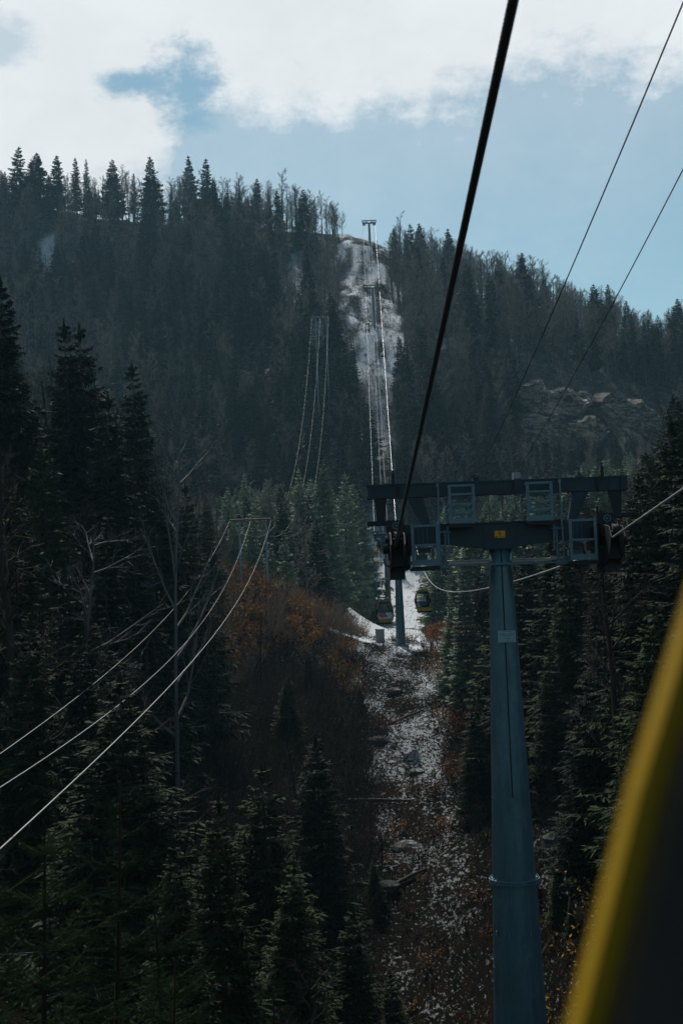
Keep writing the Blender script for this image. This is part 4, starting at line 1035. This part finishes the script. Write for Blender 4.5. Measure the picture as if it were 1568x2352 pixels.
to('pale', 380, 930, 95, 'thin grey bare tree before the hazy hill right of the twins', None, 1, .5)
G_R = 'spruces on the near right slope'
for i, (px, py, D, lb) in enumerate(((1568, 835, 62, 'tall dark spruce cut by the right edge'), (1520, 960, 70, 'dark spruce beside the tall one at the right edge'), (1470, 1090, 84, 'dark spruce right of the numbered pylon head'),
        (1300, 1150, 120, 'green spruce behind the right cage of the numbered pylon'), (1370, 1140, 130, 'pale green spruce between the right struts of the numbered pylon'), (1225, 1240, 118, 'green spruce just right of the numbered mast top'),
        (1068, 1330, 142, 'sunlit yellowish spruce left of the numbered mast'), (1035, 1365, 150, 'sunlit spruce behind the right hand cabin'), (1100, 1300, 165, 'spruce directly left of the numbered mast'),
        (1290, 1330, 96, 'green spruce right of the notice on the mast'), (1400, 1260, 74, 'big green spruce in front of the right slope'), (1480, 1380, 56, 'near green spruce behind the blurred yellow edge'),
        (1240, 1490, 92, 'dark spruce halfway down right of the mast'), (1165, 1330, 150, 'spruce hidden behind the numbered mast'), (1350, 1500, 70, 'green spruce between mast and blurred yellow edge'),
        (1085, 1600, 112, 'dark spruce low left of the mast'), (1060, 1160, 300, 'spruce behind the left cage'), (1140, 1180, 290, 'spruce behind the pylon yoke'))):
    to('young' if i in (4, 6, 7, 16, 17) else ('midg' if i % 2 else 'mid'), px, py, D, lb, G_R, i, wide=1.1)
G_N = 'near spruces below the camera'
for i, (k, px, py, D, lb) in enumerate((('midg', 722, 1690, 88, 'dark conical spruce at the bottom centre left of the snow strip'), ('midg', 500, 1830, 44, 'broad dark spruce at the bottom between wires and centre'),
        ('midg', 590, 1760, 60, 'dark spruce behind the broad one at the bottom'), ('midg', 800, 2090, 62, 'low dark spruce left of the lower snow strip'), ('midg', 410, 1940, 40, 'dark spruce at the bottom left of the broad one'), ('midg', 655, 1985, 52, 'dark spruce between the broad and conical ones'), ('mid', 900, 2230, 60, 'dark spruce at the bottom below the snow strip'))):
    to(k, px, py, D, lb, G_N, i, wide=1.25)
for i, (px, py, D, lb) in enumerate(((208, 1795, 15.5, 'closest spruce with a thin bare leader at the lower left'), (30, 1905, 12.5, 'closest spruce cut by the lower left edge'), (385, 2010, 19, 'near spruce right of the one with the bare leader'), (120, 2060, 11.0, 'near spruce filling the bottom left corner'), (300, 2200, 14.5, 'near spruce with its tip low at the bottom left'), (-60, 1650, 13.5, 'near spruce reaching in from the left edge'), (640, 2240, 22, 'near spruce tip at the bottom left of centre'))):
    tip = P(px, py, D); plant('near', tip.x, tip.y, 9.5, lb, G_N, i, z=tip.z - 9.5)
for px, py, D, lb in ((1330, 2130, 46, 'golden leaved shrub beside the blurred yellow edge'), (1300, 2240, 44, 'golden leaved shrub low beside the blurred yellow edge'), (1365, 1990, 50, 'golden leaved shrub uppermost beside the blurred edge')):
    tip = P(px, py, D); plant('gold', tip.x, tip.y, 4.2, lb, 'golden shrubs near the cabin', z=tip.z - 4.2)

# ---- the woods
lim_near = ([-200, 0, 60, 100, 180, 240, 330, 420, 470, 500, 560, 780, 800, 1000, 1030, 1100, 1180, 1300, 1430, 1500, 1568, 1800], [600, 640, 900, 860, 760, 850, 880, 1060, 1180, 1290, 1340, 1350, 1500, 1500, 1400, 1320, 1270, 1180, 1130, 1000, 850, 700])
lim_mid = ([-200, 0, 400, 450, 525, 740, 800, 845, 850, 960, 965, 1000, 1200, 1568], [1000, 1050, 1110, 1130, 1115, 1085, 1100, 1120, 1330, 1330, 1260, 1150, 1090, 1000])
lim_far = ([-200, 0, 100, 250, 430, 480, 600, 700, 780, 803, 812, 880, 895, 960, 1040, 1100, 1200, 1260, 1300, 1400, 1440, 1500, 1568, 1800], [345, 352, 375, 378, 378, 380, 398, 415, 470, 520, 548, 560, 515, 515, 540, 568, 572, 612, 645, 655, 705, 715, 690, 680])
cand = []
def scatter(x0, x1, y0, y1, sp, fn):
    xs, ys = np.meshgrid(np.arange(x0, x1, sp), np.arange(y0, y1, sp)); xs = xs.ravel() + rng.uniform(-.45, .45, xs.size) * sp; ys = ys.ravel() + rng.uniform(-.45, .45, ys.size) * sp
    keep = np.abs(xs) < np.abs(ys) * .27 + 6; xs, ys = xs[keep], ys[keep]; zs = H(xs, ys)
    for x, y, z in zip(xs, ys, zs):
        u, v_ = proj(x, y, z)
        if u < -70 or u > 1640: continue
        r = fn(x, y, z, u, v_)
        if not r: continue
        kind, h = r
        tu, tv = proj(x, y, z + h)
        if tv > 2420: continue
        tab = lim_far if y > 392 else (lim_mid if y > 232 else lim_near)
        lim = np.interp(tu, *tab) + (random.uniform(0, 30) ** 1.0 if y > 392 else random.uniform(0, 40))
        if kind not in ('shrub', 'rust', 'thicket', 'tangle') and y < 190 and u < 650:
            while h > 3 and not wire_ok(u, v_ - (v_ - tv) * 1.0, y, 2): h *= .85; tv = proj(x, y, z + h)[1]
            if h <= 3: continue
        if kind == 'spruce' and y > 530: lim += random.uniform(5, 60)
        if kind not in ('shrub', 'rust', 'thicket', 'tangle') and tv < lim:
            h = h * (v_ - lim) / max(1, (v_ - tv))
            if h < (9 if y > 392 else 1.6): continue
        cand.append((kind, x, y, z, h))
def f_far(x, y, z, u, v_):
    d = x - float(xc(y)) + float(vnoise(np.float64(x / 9), np.float64(y / 9), 12)) * 7; L = np.interp(y, [392, 430, 455, 500, 575], [3, 3.5, 8, 11, 12]); Rr = np.interp(y, [392, 430, 455, 500, 575], [3, 3.5, 8, 9, 8])
    if -L < d < Rr:
        if y > 445 and random.random() < .42: return random.choice(('rust', 'thicket', 'tangle', 'shrub', 'thicket')), random.uniform(.9, 2.8)
        return None
    if y > 606 and random.random() < .8: return None
    if y > 560 and random.random() < .10: return None
    if random.random() < .16: return None
    if 640 < u < 800 and 560 < v_ < 770 and random.random() < .5: return None
    if 1185 < u < 1530 and v_ >= 1000:
        h = random.uniform(9, 24)
        if proj(x, y, z + h)[1] < 1000 + 25 * math.sin(u / 23): h = h * (v_ - 1000) / max(1, v_ - proj(x, y, z + h)[1])
        return ('spruce' if random.random() < .6 else 'bare', h) if h > 5 else None
    if 1185 < u < 1530 and 870 + (u - 1185) * .06 < v_ < 1030 + (u - 1185) * .1: return None
    if ((u - 752) / 42) ** 2 + ((v_ - 810) / 75) ** 2 < 1 + float(vnoise(np.float64(x / 5), np.float64(y / 5), 14)) and random.random() < .9: return None
    if 545 < u < 655 and 835 < v_ < 920: return None
    if 665 < u < 695 and 560 < v_ < 700: return None
    if 85 < u < 130 and 520 < v_ < 660 and random.random() < .8: return None
    ridge = v_ < np.interp(u, [0, 500, 800, 900, 1250, 1568], [640, 640, 700, 760, 860, 900])
    low = vnoise(np.float64(x / 30), np.float64(y / 30), 77)
    if (640 < u < 835 or 900 < u < 1010) and y > 470 and random.random() < .75: return 'bare', random.uniform(15, 23)
    if random.random() < (.30 if ridge else .52) + low * .7: return 'spruce', random.uniform(14, 27)
    return 'bare', random.uniform(17, 25)
scatter(-190, 190, 392, 655, 5.3, f_far)
def f_mid(x, y, z, u, v_):
    if 770 < u < 1000 and y < 392:
        if -16 < x - float(xc(y)) < 14: return None
        if u > 960 and y < 300 : return ('spruce', random.uniform(8, 15)) if random.random() < .6 else None
        return None
    if u < 470: return ('spruce' if random.random() < .6 else 'bare'), random.uniform(14, 24)
    if random.random() < .78: return ('young' if random.random() < .6 else 'spruce'), random.uniform(12, 22)
    return 'bare', random.uniform(13, 20)
scatter(-110, 110, 232, 392, 6.0, f_mid)
def f_slope(x, y, z, u, v_):      # brown shrub slope and ravine side
    d = x - float(xc(y))
    if u < 850 and v_ > 1560 + 60 * math.sin(u / 60) and not (-3.4 < d < 3.2): return 'tangle', random.uniform(2, 4.2)
    if 340 < u < 830 and y > 148: 
        if y > 215 and u < 640: return ('spruce', random.uniform(6, 11)) if random.random() < .3 else ('shrub', random.uniform(1.5, 2.6))
        if abs(y - 186) < 9 and d > -7: return None
        r = random.random(); return ('shrub', random.uniform(1.4, 3.2)) if r < .5 else (('rust', random.uniform(1.2, 2.6)) if r < .62 else (('thicket', random.uniform(2.5, 4)) if r < .97 else None))
    if (-3.4 if y < 176 else -5.5) < d < (3.2 if y < 176 else 5.0) and y > 52:
        if 179 < y < 192: return None
        dens = (.35 * (y < 118) + .10 + .5 * (vnoise(np.float64(x / 3), np.float64(y / 8), 41) > .08) + .35 * (d > 2)) if y < 178 else (.5 if y < 198 else .0)
        return (random.choice(('rust', 'tangle', 'tangle', 'shrub')), random.uniform(.6, 2.0)) if random.random() < dens else None
    if u < 820 and y > 95: return ('thicket', random.uniform(2, 4)) if random.random() < .6 else (('shrub', random.uniform(1.5, 2.6)) if random.random() < .5 else None)
    if 900 < u < 1160 and y > 110: return (random.choice(('shrub', 'shrub', 'rust', 'thicket') if v_ < 1720 else ('tangle', 'tangle', 'shrub')), random.uniform(1.5, 3.0)) if random.random() < .9 else None
    return ('tangle', random.uniform(.8, 2.6)) if random.random() < (.55 if d > 4.5 else .3) else None
scatter(-40, 34, 52, 232, 2.1, f_slope)
def f_trees(x, y, z, u, v_):
    d = x - float(xc(y))
    if u < 430:
        if u > 335 and y > 150: return None
        return (random.choice(('midg', 'mid', 'darkbare', 'darkbare')), random.uniform(8, 22))
    if 430 <= u < 800:
        if v_ < 1500: return ('spruce', random.uniform(3.6, 7)) if random.random() < .10 else None
        return ((random.choice(('midg', 'darkbare', 'darkbare')), random.uniform(4, 9)) if random.random() < .6 else None)
    if -6.5 < d < 6.5 and y < 200:
        return ('midg', random.uniform(1.8, 4.2)) if (y < 160 and abs(d) > 3.6 and random.random() < .6) else None
    if u < 1130:
        if u < 985 and y > 180: return None
        if y > 200: return 'spruce', random.uniform(7, 14)
        return (random.choice(('midg', 'darkbare', 'mid')), random.uniform(3.6, 10)) if random.random() < (.6 if v_ > 1720 else .12) else None
    if y < 100 and 1180 < u < 1400 and v_ > 1800: return None
    return (random.choice(('midg', 'midg', 'mid', 'darkbare')), random.uniform(13, 24))
scatter(-60, 60, 45, 232, 6.2, f_trees)

def region(x, y):
    u = proj(x, y, 0)[0]
    return ('hazy left hillside' if u < 850 else 'hazy right hillside') if y > 392 else (('valley floor behind the pole frame' if u < 850 else 'valley floor behind the numbered pylon') if y > 232 else ('dark near left slope' if u < 480 else ('ravine side below the pole frame' if u < 860 else 'near slope right of the ravine')))
ADJ = dict(spruce='dark spruce', young='frosted spruce', mid='dark spruce', midg='green spruce', bare='bare grey tree', darkbare='dark leafless tree', shrub='brown leaved shrub', rust='rust red shrub', thicket='leafless thicket', tangle='dark tangled thicket')
fam = dict(spruce='spruce', young='spruce', mid='spruce', midg='spruce', bare='bare', darkbare='bare', pale='bare', shrub='shrub', rust='shrub', thicket='shrub', tangle='shrub')
byfam = {}
for c in cand: byfam.setdefault(fam[c[0]], []).append(c)
CAP = dict(spruce=205, bare=290, shrub=290); rest = []
for fm, L in byfam.items():
    L.sort(key=lambda c: -c[4] / c[2])
    if fm == 'shrub':      # the largest of each sort of shrub
        pick = [c for kk, q in (('shrub', 85), ('rust', 45), ('thicket', 75), ('tangle', 85)) for c in [e for e in L if e[0] == kk][:q]]; ids = set(map(id, pick))
        L = pick + [c for c in L if id(c) not in ids]; CAP[fm] = len(pick)
    for kind, x, y, z, h in L[:CAP[fm]]:
        rg = region(x, y)
        plant(kind, x, y, h, '%s in the growth on the %s' % (ADJ[kind], rg), '%ss on the %s' % (ADJ[kind], rg), z=z - .3, wide=(random.uniform(1.1, 1.8) if fm == 'spruce' else random.uniform(.9, 1.2)) if fm != 'shrub' else 1.15)
    rest += L[CAP[fm]:]
print('candidates', len(cand), {k: len(v) for k, v in byfam.items()})
def forest(name, kinds, label, cat, items):
    """the remaining mass as one object: points that carry copies of the trees above"""
    variants = [(k, v_) for k in kinds for v_ in range(len(PM[k])) if (k, v_) in SRC]
    idx = {k: [i for i, q in enumerate(variants) if q[0] == k] for k in kinds}
    items = [c for c in items if idx.get(c[0])]
    if not items: return
    pts = np.array([(c[1], c[2], c[3] - .3) for c in items], np.float32)
    me = bpy.data.meshes.new(name); me.vertices.add(len(pts)); me.vertices.foreach_set('co', pts.ravel())
    a = me.attributes.new('pick', 'INT', 'POINT'); a.data.foreach_set('value', np.array([random.choice(idx[c[0]]) for c in items], np.int32))
    a = me.attributes.new('size', 'FLOAT', 'POINT'); a.data.foreach_set('value', np.array([c[4] / BASEH[c[0]] for c in items], np.float32))
    a = me.attributes.new('turn', 'FLOAT', 'POINT'); a.data.foreach_set('value', rng.uniform(0, 6.28, len(items)).astype(np.float32))
    o = link(name, me); tag(o, label, cat, kind='stuff')
    ng = bpy.data.node_groups.new(name, 'GeometryNodeTree'); ng.interface.new_socket('Geometry', in_out='INPUT', socket_type='NodeSocketGeometry'); ng.interface.new_socket('Geometry', in_out='OUTPUT', socket_type='NodeSocketGeometry')
    q = N(ng); gi = q.add('NodeGroupInput'); go = q.add('NodeGroupOutput'); top = q.add('GeometryNodeJoinGeometry')
    for k in reversed(variants):
        jn = q.add('GeometryNodeJoinGeometry')
        for part in SRC[k]:
            oi = q.add('GeometryNodeObjectInfo'); oi.inputs['Object'].default_value = part; oi.transform_space = 'ORIGINAL'; q.link(oi.outputs['Geometry'], jn.inputs[0])
        gt = q.add('GeometryNodeGeometryToInstance'); q.link(jn.outputs[0], gt.inputs[0]); q.link(gt.outputs[0], top.inputs[0])
    iop = q.add('GeometryNodeInstanceOnPoints'); q.link(gi.outputs[0], iop.inputs['Points']); q.link(top.outputs[0], iop.inputs['Instance']); iop.inputs['Pick Instance'].default_value = True
    def attr(nm, ty):
        n_ = q.add('GeometryNodeInputNamedAttribute', data_type=ty); n_.inputs[0].default_value = nm; return n_.outputs[0]
    q.link(attr('pick', 'INT'), iop.inputs['Instance Index']); cs = q.add('ShaderNodeCombineXYZ'); sz = attr('size', 'FLOAT')
    wd = q.math('MULTIPLY', sz, 1.35 if 'conifer' in name else 1.1)
    q.link(wd, cs.inputs[0]); q.link(wd, cs.inputs[1]); q.link(sz, cs.inputs[2]); q.link(cs.outputs[0], iop.inputs['Scale'])
    cx = q.add('ShaderNodeCombineXYZ'); q.link(attr('turn', 'FLOAT'), cx.inputs[2]); q.link(cx.outputs[0], iop.inputs['Rotation'])
    q.link(iop.outputs[0], go.inputs[0]); md = o.modifiers.new('growth', 'NODES'); md.node_group = ng
forest('conifer_forest', ['spruce', 'young', 'mid', 'midg'], 'dense mass of dark spruces covering the hillsides', 'forest', [c for c in rest if fam[c[0]] == 'spruce'])
forest('bare_forest', ['bare', 'darkbare'], 'dense mass of grey leafless trees covering the hillsides', 'forest', [c for c in rest if fam[c[0]] == 'bare'])
forest('undergrowth', ['shrub', 'rust', 'thicket', 'tangle'], 'brown and rusty scrub covering the ravine side', 'undergrowth', [c for c in rest if fam[c[0]] == 'shrub'])

# loose rocks and logs on the cleared slope
for i, (px, py, D, sz, lb) in enumerate(((905, 1590, 158, .9, 'grey boulder highest on the snow strip'), (868, 1700, 142, 1.1, 'grey boulder midway down the left side of the snow strip'), (955, 1760, 132, .8, 'low rock on the right side of the snow strip'),
        (935, 1930, 112, 1.2, 'broad dark rock low on the snow strip'), (1290, 1930, 84, 1.3, 'mossy rock right of the flange on the mast'), (1335, 2010, 76, 1.0, 'smaller mossy rock right of the mast'), (890, 2060, 100, .9, 'dark rock near the lower end of the snow strip'))):
    p = P(px, py, D); g = np.random.default_rng(100 + i); vs, fs = [], []
    for a in range(9):
        for b in range(14):
            th, ph = math.pi * a / 8, 2 * math.pi * b / 14; q = 1 + .35 * float(fbm(np.float64(th * 2 + i * 9), np.float64(ph), 3, i)) * math.sin(th) ; vs.append((sz * q * math.sin(th) * math.cos(ph), sz * .8 * q * math.sin(th) * math.sin(ph), sz * .55 * q * math.cos(th)))
    fs = [(a * 14 + b, a * 14 + (b + 1) % 14, (a + 1) * 14 + (b + 1) % 14, (a + 1) * 14 + b) for a in range(8) for b in range(14)]
    m = MB(); m.add(vs, fs); tag(m.build('boulder', M['stone'], loc=(p.x, p.y, h1(p.x, p.y) + .05)), lb, 'rock', 'rocks on the cleared slope')
for i, (px, py, D, L, a, lb) in enumerate(((930, 1660, 148, 4.5, .5, 'fallen log across the right of the snow strip'), (870, 1840, 122, 5.5, -.3, 'fallen log on the left of the snow strip'), (940, 2020, 102, 4, .9, 'short fallen log low on the snow strip'), (1300, 2090, 74, 4.5, .25, 'fallen log right of the mast among rocks'))):
    p = P(px, py, D); dx_, dy_ = math.cos(a) * L / 2, math.sin(a) * L / 2; e1 = Vector((p.x - dx_, p.y - dy_, h1(p.x - dx_, p.y - dy_) + .12)); e2 = Vector((p.x + dx_, p.y + dy_, h1(p.x + dx_, p.y + dy_) + .15)); c0 = (e1 + e2) / 2
    m = MB(); m.tube([e1 - c0, (e1 + e2) / 2 - c0 + Vector((0, 0, .06)), e2 - c0], [.17, .14, .10], 8)
    for t in (.3, .55, .8): q = (e1 - c0).lerp(e2 - c0, t); m.tube([q, q + Vector((random.uniform(-.3, .3), random.uniform(-.3, .3), .5))], [.03, .01], 5)
    tag(m.build('fallen_log', M['bark'], loc=c0), lb, 'log', 'logs on the cleared slope')

# low dry growth poking through the snow
def tufts():
    V, F = [], []; g = np.random.default_rng(5)
    def put(xs, ys, hh):
        zs = H(xs, ys)
        for x, y, z in zip(xs, ys, zs):
            for k in range(4):
                a = g.uniform(0, 6.28); w_ = g.uniform(.03, .07); L = hh * g.uniform(.5, 1.3); d = np.array([math.cos(a) * .5, math.sin(a) * .5, 1]); p = np.array([x + g.normal(0, .12), y + g.normal(0, .12), z - .08])
                s = np.array([math.cos(a + 1.5) * w_, math.sin(a + 1.5) * w_, 0]); b = len(V); V.extend([p - s, p + s, p + d * L]); F.append((b, b + 1, b + 2))
    ys = g.uniform(82, 200, 1500); xs = xc(ys) + g.normal(0, 4.5, 1500); put(xs, ys, .38)
    ys = g.uniform(440, 575, 4200); xs = xc(ys) + g.normal(0, 7, 4200); put(xs, ys, .75)
    ys = g.uniform(200, 385, 1800); xs = xc(ys) + g.uniform(-14, 14, 1800); put(xs, ys, .35)
    o = link('dry_grass', fast_mesh('dry_grass', np.array(V), np.array(F), [M['grass']])); tag(o, 'dry grass and low twigs poking through the thin snow', 'grass', kind='stuff')
tufts()

# ------------------------------------------------------------------ haze
m = bpy.data.materials.new('haze'); m.use_nodes = True; n = N(m.node_tree); n.n.clear()
o = n.add('ShaderNodeOutputMaterial'); v_ = n.add('ShaderNodeVolumePrincipled'); v_.inputs['Color'].default_value = (.42, .80, 1.0, 1); v_.inputs['Density'].default_value = .00011; v_.inputs['Anisotropy'].default_value = .3
n.link(v_.outputs[0], o.inputs['Volume'])
zlo = float(TV[:, 2].min()) - 1; zhi = max(float(TV[:, 2].max()), 215) + 35; xm = float(np.abs(TV[:, 0]).max()) + 5
hb = MB().box((0, 370, (zlo + zhi) / 2), (2 * xm, 900, zhi - zlo)).build('haze', m); tag(hb, 'thin blue mountain haze over the whole valley', 'haze', kind='stuff')
